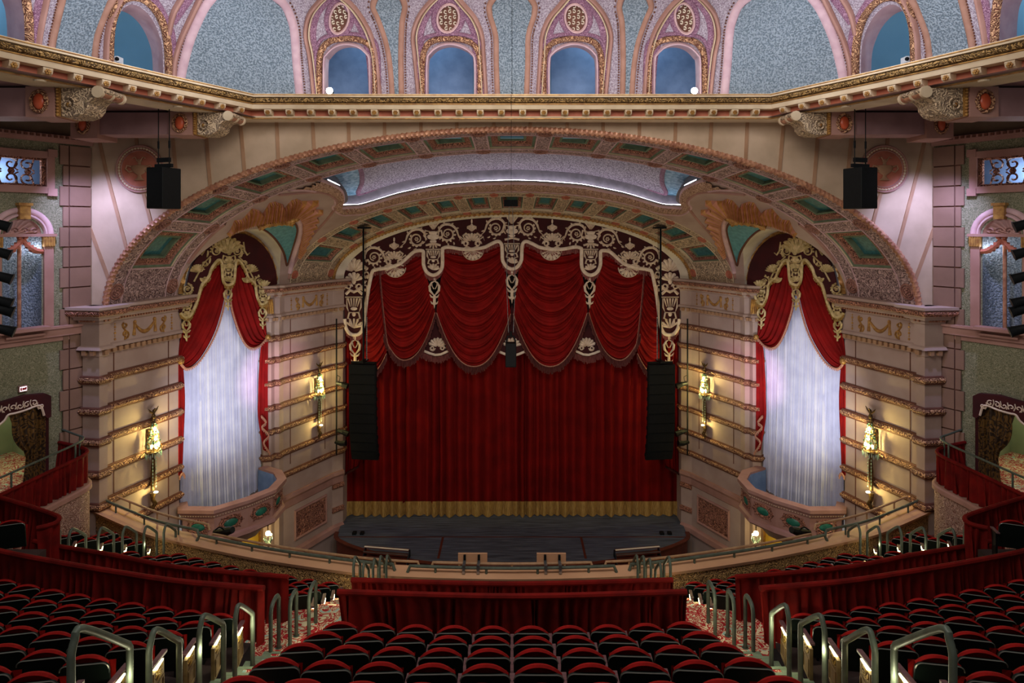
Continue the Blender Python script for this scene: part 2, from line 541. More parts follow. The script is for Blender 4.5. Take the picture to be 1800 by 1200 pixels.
def ribbon(mb, P, fn, w, h=0.03, off=0.0, closed=False, n=5, flat=False, step=None, up=None):
    """raised strip following a 2-D polyline laid on a surface; w may be a list (metres)"""
    if step: P = resample(P, step, closed)
    Q = [fn(*p) for p in P]; m = len(P)
    base = len(mb.v)
    k = 4 if flat else n + 1
    for i in range(m):
        a = Q[(i - 1) % m] if (closed or i) else Q[i]; b = Q[(i + 1) % m] if (closed or i < m - 1) else Q[i]
        t = (b - a)
        t = t.normalized() if t.length > 1e-9 else Vector((1, 0, 0))
        N_ = up if up is not None else nrm_of(fn, P[i][0], P[i][1], 1.0 if not step else step * 0.3)
        sd = t.cross(N_).normalized()
        ww = (w[i] if isinstance(w, (list, tuple)) else w) / 2
        if flat:
            pr = [(-1, 0), (-1, h), (1, h), (1, 0)]
        else:
            pr = [(-cos(PI * j / n), h * sin(PI * j / n)) for j in range(n + 1)]
        for (x, z) in pr: mb.v.append(Q[i] + sd * (x * ww) + N_ * (z + off))
    for i in range(m if closed else m - 1):
        for j in range(k - 1):
            a = base + i * k + j; b = base + ((i + 1) % m) * k + j
            mb.f.append((a, a + 1, b + 1, b))
    return mb
# ================================================================ ARCHES
E1 = (19.3, 12.5, 5.5, H - 2.5); E2 = (22.1, 11.86, 5.15, H - 2.5)
E3 = (26.8, 9.53, 3.9, H - 2.4); E4 = (29.0, 8.30, 3.1, H - 2.4); E5 = (29.4, 7.9, 2.9, H - 2.4)


def loft(Ea, Eb):
    def P(th, t, d=0.0):
        Y = Ea[0] + (Eb[0] - Ea[0]) * t; a = Ea[1] + (Eb[1] - Ea[1]) * t + d; r = Ea[2] + (Eb[2] - Ea[2]) * t + d; z = Ea[3] + (Eb[3] - Ea[3]) * t
        return Vector((-a * cos(th), Y, z + r * sin(th)))
    return P


def loft_imp(Ea, Eb, d=0.0):
    def G(p):
        t = (p.y - Ea[0]) / (Eb[0] - Ea[0]); a = Ea[1] + (Eb[1] - Ea[1]) * t + d; r = Ea[2] + (Eb[2] - Ea[2]) * t + d; z = Ea[3] + (Eb[3] - Ea[3]) * t
        return (p.x / a) ** 2 + ((p.z - z) / r) ** 2 - 1
    return G


def arc_table(a, r, n=400):
    L = [0.0]; px, pz = -a, 0
    for i in range(1, n + 1):
        th = PI * i / n; x, z = -a * cos(th), r * sin(th); L.append(L[-1] + math.hypot(x - px, z - pz)); px, pz = x, z
    def f(s):    # fraction of the arc -> angle
        t = min(max(s, 0), 1) * L[-1]
        lo_, hi_ = 0, n
        while hi_ - lo_ > 1:
            m = (lo_ + hi_) // 2
            if L[m] <= t: lo_ = m
            else: hi_ = m
        k = (t - L[lo_]) / max(1e-9, L[hi_] - L[lo_])
        return PI * (lo_ + k) / n
    f.length = L[-1]
    return f


# face wall with the great arch
P12 = loft(E1, E2)
tab1 = arc_table(12.2, 5.3)
m = MB()
def face(u, v):
    th = tab1(u); p = P12(th, 0)
    dx, dz = p.x, p.z - E1[3]
    k = 1e9
    if abs(dx) > 1e-6: k = min(k, 13.15 / abs(dx))
    if dz > 1e-6: k = min(k, (H + 3.45 - E1[3]) / dz)
    return Vector((dx * (1 + (k - 1) * v), 19.3, E1[3] + dz * (1 + (k - 1) * v)))
m.grid(face, 96, 4)
wall_face = struct(m.build('wall_proscenium', 'tan_plaster', smooth=False), 'tan plaster wall above the great arch, ruled by radiating joints')
hf = hit_plane((0, 19.3, 0), (0, 1, 0))
J = [[(868, 204), (868, 231)], [(803, 204), (803, 234)], [(740, 204), (740, 239)], [(676, 204), (676.5, 247)], [(612, 204), (614, 258)], [(549, 204), (553, 273)],
     [(486, 204), (490, 291)], [(422, 204), (431, 312)], [(360, 204), (371, 341)], [(300, 204), (311, 315), (318, 370)],
     [(238, 204), (241, 258)], [(252, 338), (268, 400)], [(170, 225), (187, 300), (223, 437)], [(158, 400), (192, 492)]]
for MIR in (False, True):
    m = MB()
    for P in J: ribbon(m, P, hf, 0.10, 0.03, flat=True, up=Vector((0, -1, 0)))
    m.build('trim_joint_strips', 'face_joint', wall_face)
MIR = False
# rope moulding round the front of the great arch
m = MB()
m.tube([P12(tab1(i / 1300), 0, 0.02) + Vector((0, -0.03, 0)) for i in range(1301)], 0.085, 9, lob=3, twist=0.31, lobd=0.26)
m.build('rope_moulding', 'copper_rope', wall_face, smooth=True, label='copper twisted rope moulding round the great arch')


def coffered(name, Ea, Eb, ncof, e0, e1, sgap, label, deep, rib, band, teal_in, flat_s=0.0):
    P = loft(Ea, Eb); tab = arc_table((Ea[1] + Eb[1]) / 2, (Ea[2] + Eb[2]) / 2)
    root = None
    cells = []
    w = (1 - 2 * e0) / ncof
    for i in range(ncof):
        cells.append((e0 + i * w + sgap / 2, e0 + (i + 1) * w - sgap / 2))
    t0, t1 = e1, 1 - e1
    m = MB()
    def S(s, t, d=0.0): return P(tab(s), t, d)
    m.grid(lambda u, v: S(u, v * t0), 130, 2); m.grid(lambda u, v: S(u, t1 + v * (1 - t1)), 130, 2)
    last = 0.0
    for (a, b) in cells + [(1.0, 1.0)]:
        if a > last + 1e-5:
            l0 = last; m.grid(lambda u, v: S(l0 + u * (a - l0), t0 + v * (t1 - t0)), 4, 4)
        last = b
    root = struct(m.build(name, band, smooth=False), label)
    # cream beads along the ribs and edges
    m = MB()
    for t in (0.015, t0 * 0.92, t1 + (1 - t1) * 0.08, 0.985):
        m.tube([S(i / 150, t, -0.01) for i in range(151)], rib, 5)
    for (a, b) in cells:
        for s in (a - 0.001, b + 0.001):
            m.tube([S(s, t0 + (t1 - t0) * j / 4, -0.01) for j in range(5)], rib, 5)
    m.build('bead_moulding', 'cream' if band == 'relief_cream' else 'border_pink', root, smooth=True)
    for ci, (a, b) in enumerate(cells):
        levels = [(0.0, 0.0), (0.0, 0.06), (0.08, 0.06), (0.12, 0.12), (0.22, 0.12), (0.27, 0.19), (0.34, 0.19), (0.36, deep)]
        mats = ['cream', 'frame_green', 'frame_rose', 'relief_terracotta', 'relief_terracotta', 'frame_green', 'frame_green']
        hx_, hy_ = (b - a) / 2, (t1 - t0) / 2; ca, ct = (a + b) / 2, (t0 + t1) / 2
        asp = ((b - a) * tab.length) / ((t1 - t0) * (Eb[0] - Ea[0]))     # keep frame widths equal in metres
        def loop(fr, d):
            fs = fr * min(1, 1 / asp) ; ft = fr * min(1, asp)
            pts = []
            for (x0, y0, x1, y1) in ((-1, -1, 1, -1), (1, -1, 1, 1), (1, 1, -1, 1), (-1, 1, -1, -1)):
                for j in range(4):
                    x = x0 + (x1 - x0) * j / 4; y = y0 + (y1 - y0) * j / 4
                    pts.append(S(ca + x * hx_ * (1 - 2 * fs * teal_in), ct + y * hy_ * (1 - 2 * ft * teal_in), d))
            return pts
        cof = None
        groups = {}
        for k in range(len(levels) - 1):
            A = loop(*levels[k]); B = loop(*levels[k + 1])
            groups.setdefault(mats[k], MB()).add(A + B, [(i, (i + 1) % 16, 16 + (i + 1) % 16, 16 + i) for i in range(16)])
        A = loop(*levels[-1]); c = sum(A, Vector()) / 16
        first = True
        for mn, mb in groups.items():
            o = mb.build('coffer' if first else 'coffer_frame', mn, root if first else cof)
            if first: cof = o; first = False
        q = MB()
        fr = levels[-1][0]; fs = fr * min(1, 1 / asp); ft = fr * min(1, asp)
        q.grid(lambda u, v: S(ca + (2 * u - 1) * hx_ * (1 - 2 * fs * teal_in), ct + (2 * v - 1) * hy_ * (1 - 2 * ft * teal_in), deep), 5, 4)
        q.build('coffer_panel', 'teal_panel', cof, label='teal panel sunk in the coffer')
    # rosettes where the ribs meet the two edge bands
    marks = [e0 / 2 if e0 > 0.02 else 0.012] + [e0 + i * w for i in range(1, ncof)] + [1 - (e0 / 2 if e0 > 0.02 else 0.012)]
    for s in marks:
        for t, rr in ((t0 * 0.48, t0 * (Eb[0] - Ea[0]) * 0.42), (t1 + (1 - t1) * 0.52, t0 * (Eb[0] - Ea[0]) * 0.42)):
            th = tab(s); p = P(th, t, -0.02)
            e = (P(th + 0.01, t) - P(th - 0.01, t)).normalized(); g = (P(th, t + 0.01) - P(th, t - 0.01)).normalized(); n_ = e.cross(g).normalized()
            if n_.z > 0: n_ = -n_
            m = MB()
            for r_, w_ in ((rr, 0.035), (rr * 0.68, 0.025)):
                m.tube([p + e * (r_ * cos(2 * PI * k / 16)) + g * (r_ * sin(2 * PI * k / 16)) for k in range(16)], w_, 5, closed=True)
            for k in range(6):
                a = 2 * PI * k / 6; c = p + (e * cos(a) + g * sin(a)) * rr * 0.36
                m.ball(c, rr * 0.2, 6, 4)
            m.ball(p + n_ * 0.03, rr * 0.17, 6, 4)
            m.build('rosette', 'frame_rose' if band == 'relief_rose' else 'orange_inset', root, smooth=True)
    return root, S


coffered('ceiling_arch', E1, E2, 13, 0.034, 0.20, 0.018, 'underside of the great arch with thirteen teal coffers', 0.34, 0.022, 'relief_rose', 0.72)
inner_root, S34 = coffered('ceiling_inner_arch', E3, E4, 13, 0.034, 0.17, 0.026, 'underside of the inner arch over the stage with thirteen teal coffers', 0.24, 0.022, 'relief_cream', 0.78)
# plain cream reveal next to the valance, with a small rope
P45 = loft(E4, E5)
m = MB(); m.grid(lambda u, v: P45(PI * u, v), 80, 2)
m.build('cream_reveal', 'ivory', inner_root, smooth=True)
m = MB(); m.tube([P45(PI * i / 800, 0, -0.02) for i in range(801)], 0.08, 8, lob=3, twist=0.3, lobd=0.3)
m.build('rope_moulding', 'gold_plain', inner_root, smooth=True)

# ================================================================ VAULT between the two arches
P23 = loft(E2, E3); G23 = loft_imp(E2, E3)
hv = hit_imp(G23, 22.1, 26.8, 10)
def inv23(p):
    t = (p.y - E2[0]) / (E3[0] - E2[0]); a = E2[1] + (E3[1] - E2[1]) * t; r = E2[2] + (E3[2] - E2[2]) * t; z = E2[3] + (E3[3] - E2[3]) * t
    return (math.atan2((p.z - z) / r, -p.x / a), t)
# domain: (theta*10, t*5) so that steps are roughly even in metres
def SV(u, v): return P23(u / 10.0, v / 5.0)
def to_uv(px, py):
    th, t = inv23(hv(px, py)); return (th * 10, t * 5)
RECESS = [(540, 303), (568, 315), (580, 320), (596, 328), (604.5, 337), (606.5, 352), (597, 361), (616, 361.6), (637, 360), (668, 351), (700, 341.5), (737, 333.5), (775, 326.5), (812, 323), (850, 320.5), (900, 319)]
rec_uv = []
for p in RECESS[1:]: rec_uv.append(to_uv(*p))
rec_uv[0] = (rec_uv[0][0], 0.0)
rec_open = spline(rec_uv, 4)
rec_hole = rec_open + [(PI * 5 + 0.001, rec_uv[-1][1]), (PI * 5 + 0.001, 0.0)]
# box arch barrel: semicircle in the splayed box wall, carried out until it meets the vault
BW0 = Vector((-10.14, 25.94, 0)); BWd = Vector((-0.45, -1, 0)).normalized(); BWn = Vector((0.912, -0.41, 0)).normalized()
BC = BW0 + BWd * 1.83; BC.z = H - 2.35; BR = 2.13
def box_arc(phi, r=BR, out=0.0):      # phi 0 = right spring (near stage), pi = left spring
    return BC - BWd * (r * cos(phi)) + Vector((0, 0, r * sin(phi))) + BWn * out
bar = []
for i in range(41):
    ph = PI * i / 40
    a, b = 0.0, 4.0
    for _ in range(30):
        mm = (a + b) / 2
        if G23(box_arc(ph, BR + 0.17, mm)) > 0: a = mm
        else: b = mm
    bar.append((ph, a))
lun_uv = []
for ph, L in bar:
    th, t = inv23(box_arc(ph, BR + 0.17, L)); lun_uv.append((max(0.0, th * 10), min(5, max(0, t * 5))))
lo_ = [p for p in lun_uv if p[0] > 0.001]
vault_poly = [(0, 0)] + [(0, lo_[-1][1])] + lo_[::-1] + [(0, lo_[0][1]), (0, 5), (PI * 5, 5)] + [(PI * 5, rec_uv[-1][1])] + rec_open[::-1] + [(rec_uv[0][0], 0)]
TEAL = [(458, 399), (480, 396), (508, 390), (517, 392), (522, 400), (521, 412), (514, 436), (508, 455), (504, 466), (501, 452), (496, 438), (484, 420), (470, 407)]
PEND = [(330, 462), (350, 436), (372, 412), (400, 389), (425, 369), (450, 354), (480, 343.5), (510, 340), (550, 337), (572, 339), (587, 347), (593, 357), (586, 370), (572, 388), (552, 410), (536, 432), (524, 450), (512, 472), (507, 490)]
for MIR in (False, True):
    m = MB(); patch(m, vault_poly, [], SV, step=0.55, estep=0.3)
    vault = struct(m.build('ceiling_vault', 'pink_plaster', smooth=True), '%s pendentive vault with a gilt sunburst' % side_word())
    m = MB()
    def barrel(u, v):
        i = u * 40; k = min(39, int(i)); L = bar[k][1] + (bar[k + 1][1] - bar[k][1]) * (i - k)
        return box_arc(PI * u, BR + 0.17, L * v)
    m.grid(barrel, 40, 3); m.build('lunette_barrel', 'ivory', vault, smooth=True)
    hvo = hv
    # band of upright leaves below the recess and round its lobe
    band_top = [(450, 330), (500, 318), (540, 311.5), (568, 317), (580, 322), (595, 330), (602, 338), (603.5, 352), (594, 363), (612, 366), (637, 364), (668, 355), (700, 345.5), (737, 337.5), (775, 331), (812, 327.5), (850, 325), (900, 324)]
    B = MB()
    low = [(470, 340), (500, 335), (536, 334), (558, 337), (578, 342), (588, 350), (589, 358), (585, 366), (600, 377), (620, 377), (640, 375), (668, 366), (700, 357.5), (737, 349.5), (775, 343.5), (812, 339.5), (850, 337), (900, 335.5)]
    up_ = [(470, 326), (500, 318), (540, 313.5), (566, 317), (580, 322), (596, 330.5), (603, 340), (604, 353), (597, 364), (612, 364), (637, 362), (668, 353), (700, 343.5), (737, 335.5), (775, 328.5), (812, 325), (850, 322.5), (900, 321)]
    lowS = spline(low, 8); upS = spline(up_, 8)
    n_ = len(lowS)
    A = []
    for k in range(n_):
        for j in range(6):
            t = j / 5; q = hv(lowS[k][0] * (1 - t) + upS[k][0] * t, lowS[k][1] * (1 - t) + upS[k][1] * t)
            nn = (Vector((0, 24, H - 3)) - q).normalized()
            bulge = 0.16 * sin(PI * t) ** 0.7 * (1.0 if k % 3 else 0.62)
            A.append(q + nn * bulge)
    B.add(A, [(k * 6 + j, k * 6 + j + 1, (k + 1) * 6 + j + 1, (k + 1) * 6 + j) for k in range(n_ - 1) for j in range(5)])
    B.build('leaf_band', 'relief_leaf', vault, label='band of upright moulded leaves under the cove')
    # lit rims above and below the band, moulding of the pendentive, teal spandrel with its rim, plain ribs
    m = MB(); ribbon(m, spline(low, 5), hv, 0.09, 0.05); ribbon(m, spline(up_, 5), hv, 0.08, 0.08)
    m.build('rim_moulding', 'border_pink', vault, smooth=True)
    m = MB(); ribbon(m, spline(PEND, 5), hv, 0.13, 0.07); m.build('pendentive_moulding', 'relief_pink' if 0 else 'rose_plaster', vault, smooth=True)
    m = MB(); patch(m, spline(TEAL, 3, True), [], hv, off=0.02, step=8, depth=0.03, estep=5); m.build('teal_spandrel', 'teal_silver', vault)
    m = MB(); ribbon(m, spline(TEAL, 4, True), hv, 0.09, 0.06, closed=True); m.build('spandrel_moulding', 'groove_brown', vault, smooth=True)
    m = MB(); ribbon(m, spline([(505, 384), (524, 385), (528, 402), (524, 425), (516, 450), (509, 480)], 5), hv, 0.22, 0.10); m.build('spandrel_rim', 'border_pink', vault, smooth=True)
    # sunburst: fluted rays fanning from the crown, long and short by turns
    outer = [(404, 405), (408, 397), (412, 387), (424, 386), (430, 381), (443, 366), (455, 369), (462, 375), (474, 356), (484, 354), (497, 359), (500, 366), (512, 352), (522, 349), (530, 353), (560, 352), (545, 366), (568, 369), (552, 377), (560, 385), (548, 388), (557, 396), (545, 398), (550, 405), (540, 406), (546, 413), (537, 414), (541, 424), (534, 424), (535, 436), (531, 440)]
    inner = [(398, 410), (404, 406), (412, 402), (420, 399), (428, 396), (436, 393), (446, 390), (456, 388), (468, 386), (480, 385), (492, 384), (500, 383), (506, 379), (511, 376), (516, 375), (521, 375), (525, 378), (527, 382), (529, 386), (531, 390), (531, 396), (531, 402), (531, 408), (530, 413), (529, 418), (528, 424), (527, 429), (526, 434), (525, 440), (524, 446), (522, 452)]
    R = MB(); R2 = MB()
    n_ = len(outer)
    for k in range(n_ - 1):
        for h_ in range(3):
            f0, f1 = h_ / 3, (h_ + 1) / 3
            L2 = lambda a, b, f: (a[0] + (b[0] - a[0]) * f, a[1] + (b[1] - a[1]) * f)
            a0 = L2(inner[k], inner[k + 1], f0); a1 = L2(inner[k], inner[k + 1], f1); b0 = L2(outer[k], outer[k + 1], f0); b1 = L2(outer[k], outer[k + 1], f1)
            am = L2(a0, a1, .5); bmid = L2(b0, b1, .5)
            q = [hv(*p) for p in (a0, am, a1, b1, bmid, b0)]
            N_ = nrm_of(hv, am[0], am[1], 2)
            v = [q[0] + N_ * .02, q[1] + N_ * .24, q[2] + N_ * .02, q[3] + N_ * .02, q[4] + N_ * .20, q[5] + N_ * .02, q[3], q[5], q[4]]
            (R if (k * 3 + h_) % 2 else R2).add(v, [(0, 1, 4, 5), (1, 2, 3, 4), (5, 4, 8, 7), (4, 3, 6, 8), (0, 1, 2)])
    R.build('sunburst', 'sun_ray', vault, label='terracotta fluted sunburst rays')
    R2.build('sunburst', 'sun_ray_gold', vault, label='darker fluted sunburst rays')
    m = MB()
    for (c, rr) in (((511, 382), .2), ((519, 379), .16), ((505, 384), .17)):
        q = hv(*c); m.ball(q + nrm_of(hv, *c) * .1, rr, 10, 6)
    m.tube([hv(p[0], p[1]) + nrm_of(hv, *p) * .1 for p in spline([(452, 398), (470, 391), (490, 388), (505, 388), (512, 390)], 5)], .1, 8, lob=3, twist=.7, lobd=.3)
    m.build('crown_wreath', 'gold_plain', vault, smooth=True)
MIR = False
# recess: cove wall rising to the silver ceiling
G23u = loft_imp(E2, E3, 0.62); hvu = hit_imp(G23u, 21.6, 27.3, 12)
P23u = lambda th, t: P23(th, t, 0.62)
m = MB(); m.grid(lambda u, v: P23u(0.55 + (PI - 1.1) * u, -0.15 + 1.2 * v), 70, 10)
rec = struct(m.build('ceiling_recess', 'blue_ceiling', smooth=True), 'blue-silver recess ceiling lit from its cove')
for MIR in (False, True):
    m = MB()
    A = []
    for (u, v) in rec_open:
        for j, (d, k) in enumerate(((0, 0), (0.06, 0.0), (0.06, 0.055), (0.66, 0.065))):
            A.append(P23(u / 10, v / 5 + (k if v > .6 else 0), d))
    m.add(A, [(i * 4 + j, i * 4 + j + 1, (i + 1) * 4 + j + 1, (i + 1) * 4 + j) for i in range(len(rec_open) - 1) for j in range(3)])
    m.build('cove_wall', 'cove_grey', rec, smooth=True)
    m = MB(); SILV = [(627, 262), (631, 290), (636, 305), (636, 322), (630, 341), (660, 333), (700, 325), (750, 316), (790, 311), (825, 306.5), (860, 304), (900, 303), (900, 250), (760, 245)]
    patch(m, SILV, [], hvu, off=0.03, step=12, depth=0.04); m.build('silver_panel', 'silver_ceiling', rec)
    m = MB(); ribbon(m, [(625, 255)] + spline(SILV[1:12], 3), hvu, 0.2, 0.07); m.build('panel_border', 'relief_pink', rec)
    for c in ((780, 312.5), (663, 336)):
        m = MB(); q = hvu(*c); m.lathe([(0.001, -.06), (.09, -.06), (.11, -.02), (.11, .03), (0.001, .03)], 10, c=q); m.build('downlight', 'steel', rec)
MIR = False

for MIR in (False, True):      # strip light lying on the shelf behind the rim of the recess
    m = MB(); m.tube([P23(u / 10, v / 5 + .02, .085) for (u, v) in rec_open[3:]], .018, 6); m.build('cove_strip_light', 'led_strip', rec, label='white strip light in the cove')
MIR = False
# ================================================================ RING CORNICE
RING = [(0, 18.5), (-3.8, 18.5), (-7.62, 18.45), (-8.3, 17.2), (-8.85, 16.2), (-9.5, 14.9), (-10.03, 13.8), (-10.5, 12.8), (-10.9, 11.4), (-11.1, 9.5)]
RING = RING[:3] + spline(RING[2:], 3)[1:]
def bands(prof): return [(o, H + z) for o, z in prof]
ring_root = None
for MIR in (False, True):
    m = MB(); m.sweep(RING, bands([(0, 3.86), (0.0, 3.95), (-.25, 3.97), (-1.1, 3.97), (-1.1, 3.24), (-.28, 3.24), (-.24, 3.30), (-.28, 3.34), (-.62, 3.36), (-.62, 3.52), (-.14, 3.53), (-.12, 3.68), (-.16, 3.70), (-.16, 3.84)]))
    r = struct(m.build('trim_ring_cornice', 'cream'), 'cream ring cornice under the dome, %s half' % side_word())
    m = MB(); m.sweep(RING, bands([(-.14, 3.705), (-.05, 3.725), (-.02, 3.78), (-.04, 3.835), (-.14, 3.85)])); m.build('leaf_moulding', 'gold_leaf', r, label='gilt leaf moulding')
    m = MB(); m.sweep(RING, bands([(-.60, 3.345), (-.40, 3.345), (-.40, 3.52), (-.60, 3.52)])); m.build('inset_band', 'orange_inset', r, label='terracotta band between the brackets')
    m = MB(); m.sweep(RING, bands([(-.24, 3.24), (-.20, 3.25), (-.20, 3.27), (-.24, 3.28)])); m.sweep(RING, bands([(-.12, 3.655), (-.09, 3.665), (-.09, 3.685), (-.12, 3.69)]))
    m.sweep(RING, bands([(-.02, 3.90), (0.02, 3.91), (0.02, 3.93), (-.02, 3.94)])); m.build('fillet', 'gold_plain', r)
    # modillion brackets, each with a carved flower
    path = [Vector(p) for p in RING]
    d0 = 0.317; acc = 0
    for i in range(len(path) - 1):
        a, b = path[i], path[i + 1]; L = (b - a).length; t = (b - a) / L; nn = Vector((-t.y, t.x))
        while d0 <= acc + L + 1e-6:
            c = a + t * (d0 - acc); T3 = Vector((t.x, t.y, 0)); N3 = Vector((nn.x, nn.y, 0)); Z = Vector((0, 0, 1))
            m = MB(); prof = [(-.6, 3.52), (-.16, 3.52), (-.15, 3.49), (-.18, 3.40), (-.24, 3.36), (-.34, 3.345), (-.6, 3.345)]
            pts = [Vector((c.x, c.y, 0)) + N3 * o + Z * (H + z) - T3 * .1 for o, z in prof]
            m.prism(pts, T3, .20)
            mo = m.build('modillion', 'cream', r)
            m = MB(); q = Vector((c.x, c.y, H + 3.435)) + N3 * -.165
            for k in range(6): m.ball(q + T3 * (.045 * cos(k * PI / 3)) + Z * (.045 * sin(k * PI / 3)), .03, 5, 4)
            m.ball(q + N3 * .02, .028, 5, 4); m.build('flower', 'gold_plain', mo)
            d0 += 0.632
        acc += L
    # soffit outside the ring (ceiling of the aisle beneath the dome), with recessed downlights
    m = MB()
    pl = [(p[0], p[1]) for p in RING if p[1] > 9.6] + [(-10.9, 9.0), (-17, 9.0), (-17, 19.35), (0, 19.35)]
    for zz in (H + 3.3,): m.add([(x, y + (.3 if k < 3 else 0), zz) for k, (x, y) in enumerate(pl)], [tuple(range(len(pl)))])
    struct(m.build('ceiling_soffit', 'mauve_plaster'), '%s mauve soffit outside the ring cornice' % side_word())
    for (px, py) in ((70, 141), (208, 167.5), (313, 187)):
        Y = 3.24 * FOC / (HY - py); p = Vector(((px - CX) / FOC * Y, Y, H + 3.225))
        d = thing('downlight', p, 'small round downlight under the %s side of the ring, %s' % (side_word(), {70: 'nearest the camera', 208: 'middle one of three', 313: 'nearest the stage'}[px]), 'ceiling light', 'downlights under the ring cornice')
        m = MB(); m.lathe([(.05, -.01), (.11, -.02), (.12, 0), (.12, .02), (.05, .02)], 14, c=p); m.build('trim_ring', 'cream', d)
        m = MB(); m.lathe([(.001, -.005), (.07, -.005), (.07, .015), (.001, .015)], 12, c=p); m.build('lens', 'lamp_glow', d)
MIR = False

# ================================================================ DOME DRUM above the cornice
def Gd(p):
    z = p.z - H; k = 0.235 * max(0, z - 4.3) ** 2 / 10.3
    k = min(k, .6)
    x = abs(p.x) / (1 - k) / 12.0; y = (9 + (p.y - 9) / (1 - k) - 9) / 10.3
    return x ** 4 + max(0, y) ** 4 - 1
hd = hit_imp(Gd, 9.05, 20.5, 12)
W1 = [(570, 190), (570, 110), (575, 95), (590, 81), (610, 76), (630, 81), (645, 94), (650, 110), (651, 190)]
W2 = [(751, 190), (751, 110), (757, 92), (772, 80), (792, 76), (812, 81), (828, 92), (835, 110), (835, 190)]
W0 = [(200, 140), (201, 75), (203, 50), (209, 28), (218, 14), (232, 8), (250, 15), (268, 35), (280, 62), (286, 92), (287, 160)]
Wm = [(-60, 100), (-60, -20), (-30, -60), (10, -50), (36, -10), (43, 30), (43, 100)]
OV1 = [(597 + 17 * cos(a) * .94 + 27 * sin(a) * .22, 31 - 27 * sin(a) + 17 * cos(a) * .25) for a in [2 * PI * i / 24 for i in range(24)]]
OV2 = [(788 + 19 * cos(a) + 2 * sin(a), 31 - 25 * sin(a)) for a in [2 * PI * i / 24 for i in range(24)]]
PAN = {
    'big': [(520, 190), (520, 165), (515, 112), (510, 50), (497, 15), (480, 0), (455, -20), (420, -20), (390, -12), (378, 0), (362, 22), (342, 67), (330, 110), (324, 140), (322, 170)],
    'slim': [(694, 190), (694, 165), (690, 112), (682, 70), (668, 30), (660, 12), (666, -3), (682, -8), (700, -4), (707, 12), (702, 40), (700, 100), (701, 165), (701, 190)],
    'side': [(95, 120), (97, 80), (103, 50), (115, 0), (122, -30), (200, -30), (182, 15), (165, 60), (160, 95), (158, 130)],
}
PC = [(879, 190), (879, 165), (877, 112), (876, 62), (866, 27), (865, 10), (875, -4), (901, -8), (901, 190)]
W1, W2, W0, Wm = (spline(q, 6) for q in (W1, W2, W0, Wm))
